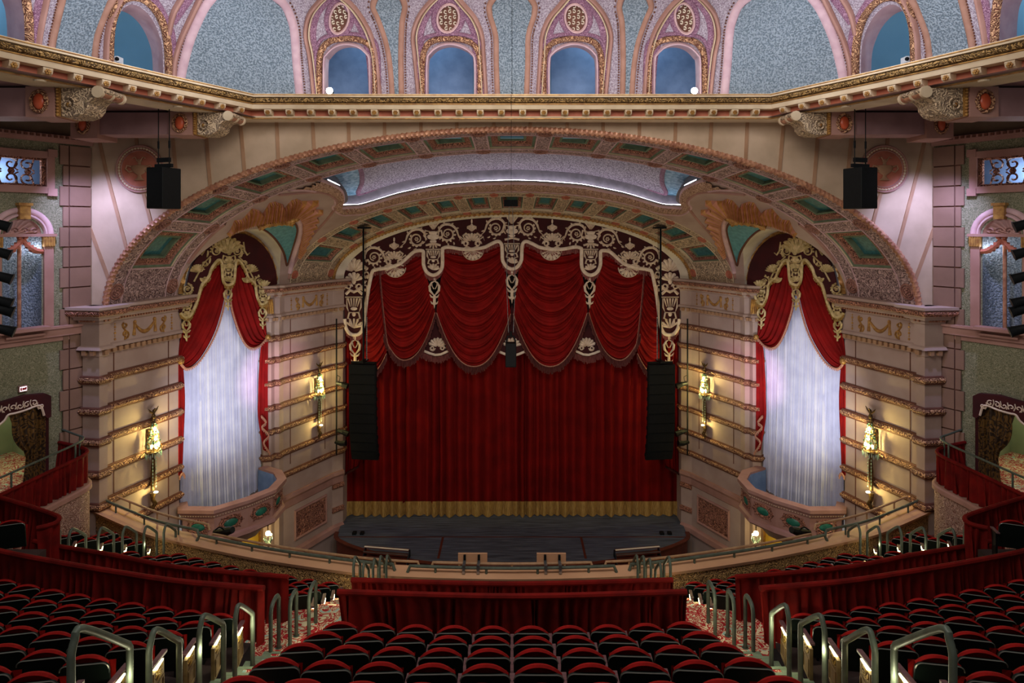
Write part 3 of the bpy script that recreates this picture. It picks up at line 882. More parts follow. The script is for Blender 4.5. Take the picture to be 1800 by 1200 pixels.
for MIR in (False, True):
    m = MB()
    patch(m, [(-190, -110), (901, -110), (901, 186), (445, 186), (300, 150), (-190, 60)], [W1, W2, W0, Wm], hd, step=22, estep=9)
    dr = struct(m.build('wall_dome', 'lavender_stucco', smooth=True), '%s half of the dome wall in lavender stucco' % side_word())
    for nm, P in list(PAN.items()) + [('centre', PC)]:
        m = MB(); patch(m, P, [], hd, off=0.03, step=18, depth=0.04, estep=9); m.build('stucco_panel', 'silver_stucco', dr, label='silver-blue stucco panel')
        Q = spline(P[:-2] if nm == 'centre' else P, 3)
        def outw(Q, dd):
            o_ = []; vote = 0
            for i in range(1, len(Q) - 1):
                a, b = Q[i - 1], Q[i + 1]; L = math.hypot(b[0] - a[0], b[1] - a[1]) or 1
                vote += 1 if not inpoly(Q[i][0] + (b[1] - a[1]) / L * 3, Q[i][1] - (b[0] - a[0]) / L * 3, P) else -1
            sg_ = 1 if vote > 0 else -1
            for i in range(len(Q)):
                a, b = Q[max(0, i - 1)], Q[min(len(Q) - 1, i + 1)]; L = math.hypot(b[0] - a[0], b[1] - a[1]) or 1
                nx, ny = (b[1] - a[1]) / L, -(b[0] - a[0]) / L
                o_.append((Q[i][0] + nx * sg_ * dd, Q[i][1] + ny * sg_ * dd))
            return o_
        if nm != 'slim' and nm != 'centre': bd = outw(Q, 6)
        else: bd = outw(Q, 4.5)
        m = MB(); ribbon(m, bd, hd, .26 if nm == 'big' else .18, .07, flat=False); m.build('panel_border', 'border_brown' if nm != 'big' else 'band_pink', dr, smooth=True)
        m = MB()
        # beads just outside the border
        cxm = sum(p[0] for p in P) / len(P); QQ = resample(Q, 4.2)
        for i in range(1, len(QQ) - 1):
            a, b = QQ[i - 1], QQ[i + 1]; L = math.hypot(b[0] - a[0], b[1] - a[1]) or 1
            nx, ny = (b[1] - a[1]) / L, -(b[0] - a[0]) / L
            sgn = 1 if not inpoly(QQ[i][0] + nx * 4, QQ[i][1] + ny * 4, P) else -1
            q = hd(QQ[i][0] + nx * sgn * (16.5 if nm == 'big' else 12.5), QQ[i][1] + ny * sgn * (16.5 if nm == 'big' else 12.5))
            m.obox(q, Vector((1, 0, 0)), Vector((0, 1, 0)), Vector((0, 0, 1)), .022, .03, .022)
        m.build('bead_row', 'groove_brown', dr)
    # window surrounds
    def arch_frame(W, lan, oval, tri):
        W = W[::6] if len(W) > 30 else W
        m = MB(); ribbon(m, spline(W, 4), hd, .09, .14, off=0.0); m.build('reveal_edge', 'band_pink', dr, smooth=True)
        c = (sum(p[0] for p in W) / len(W), sum(p[1] for p in W) / len(W))
        big = [(p[0] + (8.5 if p[0] > c[0] + 12 else -8.5 if p[0] < c[0] - 12 else 0), p[1] - (9 if p[1] < 100 else 0)) for p in W]
        m = MB(); ribbon(m, spline(big, 5), hd, .19, .12); m.build('gilt_surround', 'relief_gold', dr, smooth=True, label='gilt leaf surround of the window')
        m = MB(); big2 = [(p[0] + (16 if p[0] > c[0] + 12 else -16 if p[0] < c[0] - 12 else 0), p[1] - (17 if p[1] < 100 else 0)) for p in W]
        ribbon(m, spline(big2, 5), hd, .12, .08); m.build('outer_surround', 'relief_pink', dr)
        if lan:
            m = MB()
            for L_ in lan: ribbon(m, spline(L_, 5), hd, .14, .12); 
            m.build('lancet_moulding', 'rose_plaster', dr, smooth=True)
            m = MB()
            for L_, sg in zip(lan, (1, -1)): ribbon(m, spline([(p[0] + 6.5 * sg, p[1]) for p in L_], 5), hd, .05, .13)
            m.build('lancet_fillet', 'cream', dr, smooth=True)
            m = MB()
            for L_, sg in zip(lan, (1, -1)): ribbon(m, spline([(p[0] + 13 * sg, p[1]) for p in L_[1:]], 5), hd, .2, .05)
            ribbon(m, [oval[i % 24] for i in range(25)], lambda x, y: hd(x + (x - sum(p[0] for p in oval) / 24) * .28, y + (y - 31) * .2), .2, .06)
            m.build('pink_tracery', 'relief_pink', dr)
            m = MB(); ribbon(m, oval, hd, .08, .12, closed=True); m.build('oval_frame', 'border_pink', dr, smooth=True)
            ox = sum(p[0] for p in oval) / 24
            m = MB(); patch(m, oval, [], hd, off=.02, step=7, estep=6); m.build('oval_ground', 'groove_brown', dr)
            m = MB()      # pierced scroll grille in the oval
            for i in range(5):
                for j in range(4):
                    gx = ox + (j - 1.5) * 8 + (31 - (10 + i * 10)) * (-.22 if oval is OV1 else -.05); gy = 11 + i * 10
                    if inpoly(gx, gy, [(ox + (p[0] - ox) * .86, 31 + (p[1] - 31) * .9) for p in oval]):
                        sgn = 1 if (i + j) % 2 else -1
                        ribbon(m, [(gx + (0.8 + t * .75) * cos(sgn * t * 1.25), gy + (0.8 + t * .75) * sin(sgn * t * 1.25)) for t in [k * .6 for k in range(8)]], hd, .035, .05, off=.03, n=2, up=Vector((0, -1, 0)))
            m.build('oval_grille', 'ivory', dr, label='cream scroll grille')
    arch_frame(W1, [[(551, 190), (551, 165), (544, 100), (537, 62), (542, 30), (557, 7), (575, -10)], [(667, 190), (667, 165), (662, 100), (650, 57), (630, 22), (610, 0), (592, -12)]], OV1, 1)
    arch_frame(W2, [[(735, 190), (735, 165), (729, 100), (726, 62), (735, 32), (750, 10), (768, -8)], [(854, 190), (854, 165), (850, 100), (847, 62), (835, 32), (817, 10), (802, -8)]], OV2, 1)
    m = MB(); big = [(192, 125), (193, 70), (196, 42), (203, 18), (214, 0), (232, -6), (255, 0), (277, 22), (290, 52), (296, 90), (297, 150)]
    ribbon(m, spline(big, 4), hd, .22, .12); ribbon(m, [(52, 100), (50, 30), (44, -10), (30, -50)], hd, .2, .1); m.build('gilt_surround', 'relief_gold', dr, smooth=True, label='gilt leaf surround of the window')
    m = MB()
    for L_ in ([(186, 125), (189, 60), (202, 18), (222, -20)], [(305, 150), (307, 110), (318, 70), (336, 30), (360, -20)], [(63, 110), (68, 60), (80, 0), (88, -40)], [(296, 60), (306, 20), (330, -20)]):
        ribbon(m, spline(L_, 4), hd, .16, .12)
    m.build('lancet_moulding', 'rose_plaster', dr, smooth=True)
    m = MB(); ribbon(m, spline([(300, 150), (303, 100), (300, 60), (288, 30), (270, 0), (256, -20)], 4), hd, .24, .05)
    ribbon(m, spline([(302, 40), (322, 12), (345, -20)], 4), hd, .24, .05); ribbon(m, spline([(59, 100), (62, 40), (72, -10)], 4), hd, .2, .05); m.build('pink_tracery', 'relief_pink', dr)
    # window reveals and the blue passage behind
    for W in (W1, W2, W0, Wm):
        m = MB(); L_ = W; A = []
        cc = Vector((0, 9, 0))
        for p in L_:
            q = hd(*p); d = (Vector((q.x, q.y, 0)) - cc).normalized() if W in (W0, Wm) else Vector((0, 1, 0))
            A += [q, q + d * (.45 if W in (W1, W2) else .8)]
        m.add(A, [(2 * i, 2 * i + 2, 2 * i + 3, 2 * i + 1) for i in range(len(L_) - 1)])
        m.build('window_reveal', 'band_pink', dr)
    m = MB()
    m.box(-9.5, .0, 20.9, 21.1, H + 3, H + 7.5)
    wb = struct(m.build('wall_behind_windows', 'blue_paint'), 'blue passage wall seen through the %s dome windows' % side_word())
    m = MB(); m.box(-15, -14.0, 9, 19.8, H + 3.35, H + 7.5); m.box(-14.5, -9.4, 20.6, 21.1, H + 3.35, H + 7.5); m.build('side_wall', 'blue_paint', wb)
    # arched blue recess panels in the passage wall
    for cx_, r_ in ((-5.2, 1.1), (-2.1, 1.1)):
        m = MB(); A = [(cx_ + r_ * cos(a) - .3, 20.89, H + 5.6 + r_ * sin(a)) for a in [PI * k / 16 for k in range(17)]] + [(cx_ - r_ - .3, 20.89, H + 3.4), (cx_ + r_ - .3, 20.89, H + 3.4)]
        m.prism(A, (0, -1, 0), .05); m.build('arched_recess', 'blue_box', wb)
MIR = False
for s in (-1, 1):
    lamp('passage_lamp', 'POINT', (s * 3.6, 19.9, H + 6.9), 120, (0.6, 0.88, 1.0), radius=.15)
    lamp('passage_lamp', 'POINT', (s * 13.0, 15.6, H + 6.6), 90, (0.6, 0.8, 1.0), radius=.15)
# the two bright spotlights standing on the ring, small dome cameras in the side windows
for MIR in (False, True):
    p = at(581, 163, 18.9) + Vector((0, 0, .04))
    d = thing('ring_spotlight', p, 'small glaring spotlight standing on the ring cornice, %s of the pair' % side_word(), 'spotlight', 'spotlights on the ring')
    m = MB(); m.tube([p + Vector((0, .12, .0)), p + Vector((0, -.1, 0))], [.07, .1], 12); m.tube([p + Vector((0, .05, -.08)), p + Vector((0, .05, -.22))], .03, 6); m.build('housing', 'black_metal', d)
    m = MB(); m.ball(p + Vector((0, -.1, 0)), .10, 12, 8, (1, .5, 1)); m.build('bulb', 'spot_glow', d, smooth=True)
    q = hd(214, 96) + Vector((-.5, .5, 0))
    d = thing('security_camera', q, 'small white camera in the %s dome side window' % side_word(), 'camera')
    m = MB(); m.box(q.x - .16, q.x + .12, q.y - .06, q.y + .2, q.z - .09, q.z + .09); m.build('housing', 'white_plastic', d, bevel=.02)
    m = MB(); m.ball(q + Vector((.1, -.07, 0)), .055, 10, 6); m.build('lens', 'black_metal', d)
MIR = False
# ================================================================ PIERS either side of the boxes
ZC = H - 2.38        # top of the entablature
FP = [(-13.3, 19.5), (-13.05, 19.02), (-12.5, 18.95), (-12.42, 19.22), (-12.62, 19.28), (-11.75, 22.1), (-12.9, 22.5)]
RP = [(-11.4, 26.9), (-10.25, 25.78), (-9.95, 25.86), (-9.9, 26.08), (-9.72, 26.12), (-9.66, 26.45), (-8.34, 29.0), (-7.95, 29.42), (-7.95, 31.5)]
FLR = -1.6           # auditorium floor


INW = -1
def pier(nm, P, zs, main, label, frieze):
    global INW
    root = struct(MB().sweep(P, [(0, FLR), (0, ZC), (-.3, ZC), (-.3, FLR)], inward=INW).build(nm, 'pink_plaster'), label)
    for z_ in zs:
        zz = H + z_
        m = MB(); m.sweep(P, [(0, zz + .12), (.05, zz + .12), (.07, zz + .09), (.07, zz - .11), (.05, zz - .14), (0, zz - .14)], inward=INW); m.build('string_course', 'groove_brown', root)
        m = MB(); m.sweep(P, [(.05, zz + .08), (.10, zz + .055), (.12, zz), (.10, zz - .065), (.05, zz - .10)], inward=INW); m.build('carved_course', 'relief_gold', root, label='gilt carved string course')
    a, b = Vector(P[main]), Vector(P[main + 1]); L = (b - a).length; t = (b - a) / L; nn = Vector((-t.y, t.x)) * INW
    T3, N3, Z = Vector((t.x, t.y, 0)), Vector((nn.x, nn.y, 0)), Vector((0, 0, 1))
    def S(x, z, o=0.0): return Vector((a.x, a.y, 0)) + T3 * x + N3 * o + Z * (H + z)
    m = MB()
    for x in (L * .13, L * .84): m.obox(S(x, (-3.9 + FLR - H + 3.2) / 2 if 0 else -7.0, .002), T3, N3, Z, .018, .008, 3.1)
    m.build('joint_line', 'groove_brown', root)
    # frieze relief: drops, scrolls and swag
    fn = lambda x, z: S(x, z, .05)
    m = MB(); c = L * .5; zc = -3.26
    sw = [(c - .38 + .76 * k / 12, zc + .14 - .30 * sin(PI * k / 12)) for k in range(13)]
    ribbon(m, sw, fn, [.05 + .08 * sin(PI * k / 12) for k in range(13)], .06, up=N3)
    for sx in (-.38, .38): ribbon(m, [(c + sx, zc + .22), (c + sx * 1.05, zc), (c + sx * 1.08, zc - .22)], fn, [.12, .07, .13], .06, up=N3); m.ball(fn(c + sx, zc + .2), .07, 6, 4)
    for sx in (-1, 1):
        pts = []
        for k in range(26):
            q = k / 25
            if q < .4: A = q / .4 * 2.2 * PI; r = .02 + .10 * q / .4; pts.append((r * cos(A + 1), .16 + r * sin(A + 1)))
            elif q < .6: f = (q - .4) / .2; pts.append((.08 - .16 * f, .1 - .2 * f))
            else: A = (1 - q) / .4 * 2.2 * PI; r = .02 + .14 * (1 - q) / .4; pts.append((-r * cos(A + 1), -.14 - r * sin(A + 1)))
        ribbon(m, [(c + sx * L * .25 + sx * x, zc + z) for x, z in pts], fn, .055, .05, up=N3)
    for sx in (-1, 1):
        for k in range(6): m.ball(fn(c + sx * L * .37, zc + .24 - k * .095), .045 if k % 2 else .03, 5, 4)
    m.build('frieze_relief', 'gold_plain', root, smooth=True, label='gilt scrolls and swag on the frieze')
    return root, S, L


ZF = [-4.62, -5.57, -6.50, -7.48, -8.46, -9.43]
ZR = [-4.60, -5.50, -6.46, -7.46, -8.44, -9.50, -10.45]
FACES = {}
for MIR in (False, True):
    INW = -1
    fr, FS, FL = pier('wall_front_pier', FP, ZF, 4, '%s front pier with gilt string courses and a sconce' % side_word(), 1)
    # sweep inside entablature uses outward normals, so wrap it
    def ent(P, root):
        z = lambda d: H + d
        m = MB(); m.sweep(P, [(0, z(-2.38)), (.42, z(-2.38)), (.42, z(-2.46)), (.36, z(-2.50)), (.30, z(-2.66)), (.24, z(-2.70)), (.22, z(-2.78)), (.12, z(-2.80)), (.10, z(-2.90)), (.05, z(-2.94)), (.05, z(-3.58)), (.12, z(-3.62)), (.16, z(-3.70)), (.03, z(-3.72)), (.03, z(-3.90)), (0, z(-3.92))], inward=INW)
        m.build('entablature', 'pink_plaster', root)
        m = MB(); m.sweep(P, [(.34, z(-2.50)), (.41, z(-2.51)), (.41, z(-2.58)), (.36, z(-2.65)), (.30, z(-2.66))], inward=INW); m.build('carved_band', 'relief_terracotta', root, label='carved terracotta band of the cornice')
        for zz, hh, sp, w, o0, o1, mt in ((-3.73, .13, .21, .13, .02, .14, 'face_joint'), (-2.795, .05, .10, .05, .08, .18, 'copper_rope')):
            m = MB()
            for i in range(len(P) - 1):
                a, b = Vector(P[i]), Vector(P[i + 1]); L = (b - a).length; t = (b - a) / L; nn = Vector((-t.y, t.x)) * INW
                k = max(1, int(L / sp))
                for j in range(k):
                    c = a + t * (L * (j + .5) / k) + nn * ((o0 + o1) / 2)
                    m.obox(Vector((c.x, c.y, z(zz) - hh / 2)), Vector((t.x, t.y, 0)), Vector((nn.x, nn.y, 0)), Vector((0, 0, 1)), w / 2, (o1 - o0) / 2, hh / 2)
            m.build('dentil_course', mt, root)
    ent(FP, fr)
    rr, RS, RL = pier('wall_rear_pier', RP, ZR, 5, '%s rear pier between the box and the stage' % side_word(), 1)
    ent(RP, rr)
    FACES[MIR] = (FS, FL, RS, RL)
    # gilt capital at the box side of the rear pier
    m = MB()
    for k in range(5): m.tube([Vector((-10.12 + .07 * k, 25.66 + .03 * k, H - 3.55)), Vector((-10.14 + .07 * k, 25.6 + .03 * k, H - 3.1)), Vector((-10.16 + .08 * k, 25.5 + .03 * k, H - 2.95))], [.03, .05, .045], 6)
    m.build('capital', 'gold_plain', rr, smooth=True, label='gilt acanthus capital')
    # chair rail, framed relief panel and base on the lower rear pier
    a = 5
    m = MB(); m.sweep([RP[4], RP[5], RP[6], RP[7]], [(0, H - 11.35), (.12, H - 11.35), (.14, H - 11.5), (.06, H - 11.62), (.04, H - 11.9), (0, H - 11.95)], inward=INW)
    m.sweep(RP[1:8], [(0, H - 14.1), (.16, H - 14.1), (.12, H - 13.9), (.05, H - 13.85), (0, H - 13.8)], inward=INW); m.build('dado_rail', 'rose_plaster', rr)
    m = MB()
    x0, x1, z0, z1 = RL * .22, RL * .86, -13.45, -12.25
    ribbon(m, [(x0, z0), (x1, z0), (x1, z1), (x0, z1)], lambda x, z: RS(x, z, .0), .14, .08, closed=True, up=(RS(0, 0, 1) - RS(0, 0, 0)))
    m.build('panel_frame', 'rose_plaster', rr)
    m = MB(); m.prism([RS(x0, z0, .02), RS(x1, z0, .02), RS(x1, z1, .02), RS(x0, z1, .02)], (0, 0, 1), .0)
    m.v = [RS(x0, z0, .02), RS(x1, z0, .02), RS(x1, z1, .02), RS(x0, z1, .02)]; m.f = [(0, 1, 2, 3)]
    m.build('relief_panel', 'relief_terracotta', rr, label='carved scroll panel on the rear pier')
    # narrow return next to the stage: short moulding ends below the bands
    for zz in (-11.9, -13.0):
        m = MB(); m.sweep(RP[6:8], [(0, H + zz), (.12, H + zz), (.14, H + zz - .16), (.05, H + zz - .24), (0, H + zz - .24)], inward=INW); m.build('return_bracket', 'relief_terracotta', rr)
    # wall over the box opening (from the arch up, hidden mostly by the vault) and below the box
    m = MB()
    A = []
    def Bp(u, z, o=0.0): return Vector((BC.x, BC.y, 0)) + BWd * u + BWn * o + Vector((0, 0, z))
    def above(u, v):
        ph = PI * u; r = BR + (3.2) * v
        p = box_arc(ph, r, 0.0); return p
    m.grid(above, 32, 2)
    bw = struct(m.build('wall_box_arch', 'pink_plaster', smooth=True), 'wall round the %s box arch' % side_word())
    m = MB(); m.tube([box_arc(PI * k / 90, BR + .09, .03) for k in range(91)], .1, 8, lob=3, twist=.35, lobd=.35); m.build('fluted_moulding', 'gold_plain', bw, smooth=True, label='gilt fluted moulding round the box arch')
    m = MB(); m.tube([box_arc(PI * k / 60, BR + .0, .06) for k in range(61)], .035, 6); m.build('arch_fillet', 'ivory', bw, smooth=True)
    # dark interior of the box and blue side walls
    m = MB(); m.prism([Bp(-2.25, H - 10.9, -1.6), Bp(2.25, H - 10.9, -1.6), Bp(2.25, H + .3, -1.6), Bp(-2.25, H + .3, -1.6)], -BWn, .1); m.build('box_back_wall', 'blue_box', bw)
    # bay of the box: polygonal parapet
    BAY = [(-11.95, 22.3), (-11.62, 21.75), (-10.35, 21.72), (-9.45, 22.6), (-8.85, 23.5), (-8.84, 24.55), (-9.32, 25.36), (-10.2, 25.9)]
    m = MB(); m.sweep(BAY, [(0, H - 9.82), (0, H - 9.94), (-.06, H - 10.0), (-.10, H - 10.10), (-.16, H - 10.12), (-.16, H - 10.85), (-.05, H - 10.9), (-.02, H - 11.02), (-.10, H - 11.1), (-.5, H - 11.3), (-.5, H - 10.8), (-.34, H - 10.8), (-.34, H - 9.82)], inward=-1)
    bay = struct(m.build('wall_box_bay', 'rose_plaster'), '%s box bay parapet with green cabochons' % side_word())
    m = MB(); cxb, cyb = -10.5, 24.2
    m.add([(x + (cxb - x) * .1, y + (cyb - y) * .1, H - 11.12) for x, y in BAY], [tuple(range(len(BAY)))])
    m.add([(x + (cxb - x) * .1, y + (cyb - y) * .1, H - 10.85) for x, y in BAY], [tuple(range(len(BAY)))])
    m.build('bay_floor', 'floor_dark', bay)
    m = MB(); m.sweep(BAY, [(-.345, H - 9.9), (-.345, H - 10.84), (-.36, H - 10.84), (-.36, H - 9.9)], inward=-1); m.build('bay_lining', 'blue_box', bay, label='blue inside face of the box parapet')
    m = MB()
    for i in range(len(BAY) - 1):
        a_, b_ = Vector(BAY[i]), Vector(BAY[i + 1]); L = (b_ - a_).length; k = int(L / .09)
        t = (b_ - a_).normalized(); nn = Vector((t.y, -t.x))
        for j in range(k):
            c = a_ + (b_ - a_) * ((j + .5) / k) + nn * -.10
            m.ball((c.x, c.y, H - 10.07), .03, 5, 4)
    m.build('bead_row', 'cream', bay)
    for i in range(1, 6):
        a_, b_ = Vector(BAY[i]), Vector(BAY[i + 1]); t = (b_ - a_).normalized(); nn = Vector((t.y, -t.x)); c = (a_ + b_) / 2 + nn * -.155
        T3, N3, Z = Vector((t.x, t.y, 0)), Vector((nn.x, nn.y, 0)), Vector((0, 0, 1)); C = Vector((c.x, c.y, H - 10.48))
        ww = (b_ - a_).length
        m = MB(); m.ball(C, 1, 14, 8, T=lambda q: C + T3 * (q.x * min(.26, ww * .24)) + Z * (q.z * .15) + N3 * (q.y * .06)); cab = m.build('cabochon', 'green_cabochon', bay, smooth=True, label='green oval cabochon')
        m = MB()
        for r_, w_ in ((1.0, .05), (1.35, .03)):
            m.tube([C + T3 * (cos(2 * PI * k / 20) * min(.29, ww * .27) * r_) + Z * (sin(2 * PI * k / 20) * .18 * r_) for k in range(20)], w_, 5, closed=True)
        for sx in (-1, 1):
            for k in range(0, 5, 2):
                A = -.9 + k * .45
                m.tube([C + T3 * (sx * .3 * cos(A)) + Z * (.18 * sin(A)), C + T3 * (sx * (.46 - abs(k - 2) * .03) * cos(A * .6)) + Z * (.30 * sin(A)) + N3 * .03], [.04, .015], 5)
        m.build('cabochon_frame', 'relief_terracotta', cab)
    # corbelled underside and the golden doorway beneath the box
    m = MB(); m.sweep(BAY, [(-.5, H - 11.15), (-.45, H - 11.2), (-.9, H - 11.7), (-1.3, H - 11.9), (-1.3, H - 11.3)], inward=-1); m.build('bay_underside', 'rose_plaster', bay)
    m = MB()
    m.prism([Bp(-2.2, FLR, -.35), Bp(2.4, FLR, -.35), Bp(2.4, H - 11.1, -.35), Bp(-2.2, H - 11.1, -.35)], -BWn, .1)
    gw = struct(m.build('wall_under_box', 'door_gold'), '%s golden wall under the box' % side_word())
    m = MB()
    for u in (-1.75, -.2, 1.2): m.prism([Bp(u - .06, FLR, -.34), Bp(u + .06, FLR, -.34), Bp(u + .06, H - 11.2, -.34), Bp(u - .06, H - 11.2, -.34)], BWn, .08)
    m.build('door_frame', 'gold_plain', gw)
    m = MB()
MIR = False
lamps_uc = []
for s in (-1, 1):
    lamp('under_box_lamp', 'POINT', (s * 9.75, 24.9, H - 12.5), 26, (1.0, 0.80, 0.36), radius=.12)

# crystal lamps below the boxes
for MIR in (False, True):
    p = at(471, 937, 24.6)
    d = thing('crystal_lamp', p, 'small lit crystal wall lamp in the golden doorway under the %s box' % side_word(), 'wall lamp', 'lamps under the boxes')
    m = MB()
    for k in range(14):
        a = 2 * PI * k / 14; r = .16 if k % 2 else .1
        c = p + Vector((r * cos(a), r * sin(a) * .6, -.12 - (.1 if k % 2 else .2))); m.lathe([(.001, -.1), (.02, -.02), (.012, .08), (.001, .1)], 5, c=c)
    m.build('crystal_drops', 'crystal', d)
    m = MB(); m.ball(p, .1, 10, 8); m.ball(p + Vector((.12, 0, -.05)), .05, 8, 6); m.build('bulb', 'bulb', d, smooth=True)
    m = MB(); m.tube([p + Vector((0, 0, -.1)), p + Vector((0, 0, .5)), Vector((p.x, p.y, H - 11.12))], .02, 6); m.build('hanging_rod', 'bronze', d)
MIR = False


# ---------------------------------------------------------------- drapery helpers
def fold_sheet(m, L, R, nfold, amp, fn, nu=60, nv=20, sag=None, axis='u', jit=.35, seed=1):
    """sheet between two 2-D curves; folds run along the curves (axis u across) or across them (axis v)"""
    rnd = random.Random(seed)
    ph = [rnd.uniform(-jit, jit) for _ in range(nfold * 2 + 3)]
    Ls, Rs = spline(L, 8), spline(R, 8)
    def pick(P, t):
        k = t * (len(P) - 1); i = min(len(P) - 2, int(k)); f = k - i
        return (P[i][0] + (P[i + 1][0] - P[i][0]) * f, P[i][1] + (P[i + 1][1] - P[i][1]) * f)
    def F(u, v):
        a, b = pick(Ls, v), pick(Rs, v)
        x = a[0] + (b[0] - a[0]) * u; y = a[1] + (b[1] - a[1]) * u
        if sag: y += sag(v) * (1 - abs(2 * u - 1) ** 2.2)
        w = u if axis == 'u' else v
        k = w * nfold; i = int(min(nfold - 1e-6, k)); f = k - i
        s = sin(2 * PI * (k + ph[i] * sin(PI * f)))
        s = (abs(s) ** .7) * (1 if s > 0 else -1)
        o = amp * s * (sin(PI * min(1, max(0, u))) ** .4 if axis == 'v' else 1)
        p = fn(x, y)
        return p + nrm_of(fn, x, y) * (o + amp)
    m.grid(F, nu, nv)
    return F


def fringe(m, P, fn, length, off=0.03, step=2.2):
    """row of hanging threads below a 2-D curve"""
    for (x, y) in resample(P, step):
        a = fn(x, y); n_ = nrm_of(fn, x, y) * off
        ln = length * random.uniform(.8, 1.15)
        b = a + Vector((random.uniform(-.01, .01), 0, -ln))
        w = .022
        m.add([a + n_ + Vector((-w, 0, 0)), a + n_ + Vector((w, 0, 0)), b + n_ * 1.5 + Vector((w * 1.2, 0, 0)), b + n_ * 1.5 + Vector((-w * 1.2, 0, 0)), a + n_ * 2.2, b + n_ * 2.6], [(0, 1, 2, 3), (0, 4, 5, 3), (4, 1, 2, 5)])


# ---------------------------------------------------------------- ornament kit (appliqué in low relief), drawn in a 2-D frame
def orn(m, fn, up, h=.05):
    class O: pass
    o = O()
    def rib(P, w): ribbon(m, P, fn, w, h, off=.01, n=2, up=up)
    def volute(cx_, cy_, r, hand=1, a0=0, turns=1.6, w=.10, rosette=True):
        N_ = 26; P = []; W = []
        for k in range(N_):
            t = k / (N_ - 1); A = a0 + hand * t * turns * 2 * PI; rr = r * (1 - .55 * t)
            P.append((cx_ + rr * cos(A), cy_ + rr * sin(A))); W.append(w * (1 - .45 * t))
        rib(P, [q * 1.12 for q in W])
        if rosette:
            for k in range(6):
                A = k * PI / 3; rib([(cx_ + r * .08 * cos(A), cy_ + r * .08 * sin(A)), (cx_ + r * .2 * cos(A), cy_ + r * .2 * sin(A)), (cx_ + r * .34 * cos(A), cy_ + r * .34 * sin(A))], [.02, .08 * r / 12, .02])
        # little leaves on the outside
        for k in range(7):
            t = k / 8; A = a0 + hand * t * turns * 2 * PI * .55; q = (cx_ + r * cos(A) * (1 - .2 * t), cy_ + r * sin(A) * (1 - .2 * t))
            leaf(q[0], q[1], A + hand * .9, r * .42, w * .9)
    def leaf(x, y, a, L, w):
        P = [(x + L * t * cos(a + .5 * t), y + L * t * sin(a + .5 * t)) for t in (0, .3, .6, .85, 1)]
        rib(P, [w * .35, w * 1.2, w * 1.3, w * .7, .01])
    def fan(x, y, r, n=7, a0=-PI, a1=0.0, w=.08, curl=0.0):
        w = min(w, (fn(x + r, y) - fn(x, y)).length * abs(a1 - a0) / n * .5)
        for k in range(n):
            A = a0 + (a1 - a0) * (k + .5) / n
            rib([(x + r * .12 * cos(A), y + r * .12 * sin(A)), (x + r * .5 * cos(A), y + r * .5 * sin(A)), (x + r * .86 * cos(A), y + r * .86 * sin(A)), (x + r * cos(A + curl), y + r * sin(A + curl))], [.03, w * 1.1, w * 1.5, w * .8])
    def blob(x, y, rx, ry, n=10):
        N_ = [(x + rx * cos(2 * PI * k / n), y + ry * sin(2 * PI * k / n)) for k in range(n)]
        c = fn(x, y) + up * h; q = [fn(*p) + up * h * .4 for p in N_]; g = [fn(*p) for p in N_]
        m.add([c] + q + g, [(0, 1 + i, 1 + (i + 1) % n) for i in range(n)] + [(1 + i, 1 + n + i, 1 + n + (i + 1) % n, 1 + (i + 1) % n) for i in range(n)])
    o.rib, o.volute, o.leaf, o.fan, o.blob = rib, volute, leaf, fan, blob
    def pendant(x, y, s=1.0):      # hanging heart-and-fleur drop
        blob(x, y + 4 * s, 3.5 * s, 4 * s)
        for sx in (-1, 1):
            rib([(x, y + 7 * s), (x + sx * 5 * s, y + 10 * s), (x + sx * 9 * s, y + 17 * s), (x + sx * 8 * s, y + 25 * s), (x + sx * 3 * s, y + 31 * s), (x, y + 34 * s)], [.05 * s, .09 * s, .12 * s, .12 * s, .08 * s, .05 * s])
            rib([(x + sx * 1 * s, y + 22 * s), (x + sx * 4 * s, y + 17 * s), (x + sx * 4.5 * s, y + 13 * s)], .05 * s)
            rib([(x, y + 38 * s), (x + sx * 6 * s, y + 36 * s), (x + sx * 9 * s, y + 31 * s)], [.1 * s, .09 * s, .02])
            rib([(x, y + 50 * s), (x + sx * 5 * s, y + 48 * s), (x + sx * 7 * s, y + 44 * s)], [.1 * s, .08 * s, .02])
        rib([(x, y + 32 * s), (x, y + 44 * s), (x, y + 58 * s)], [.12 * s, .14 * s, .02]); blob(x, y + 47 * s, 3 * s, 4 * s)
    def urn(x, y, s=1.0):          # vase with plumes, y is the neck
        fan(x, y - 4 * s, 17 * s, 5, -PI * .72, -PI * .28, .09 * s, .1)
        blob(x, y, 8 * s, 3 * s); blob(x, y + 7 * s, 11 * s, 5.5 * s); blob(x, y + 15 * s, 6 * s, 3 * s)
        rib([(x - 13 * s, y + 22 * s), (x, y + 19 * s), (x + 13 * s, y + 22 * s)], .10 * s)
        for sx in (-1, 1): rib([(x + sx * 5 * s, y - 2 * s), (x + sx * 14 * s, y - 4 * s), (x + sx * 16 * s, y + 5 * s), (x + sx * 11 * s, y + 12 * s)], [.04, .1 * s, .1 * s, .05])
    def shell(x, y, r, s=1.0):
        fan(x, y, r, 7, 0.1, PI - .1, .13 * s); rib([(x + r * 1.06 * cos(A), y + r * 1.0 * sin(A)) for A in [PI * k / 14 for k in range(15)]], .05)
        blob(x, y, r * .3, r * .25)
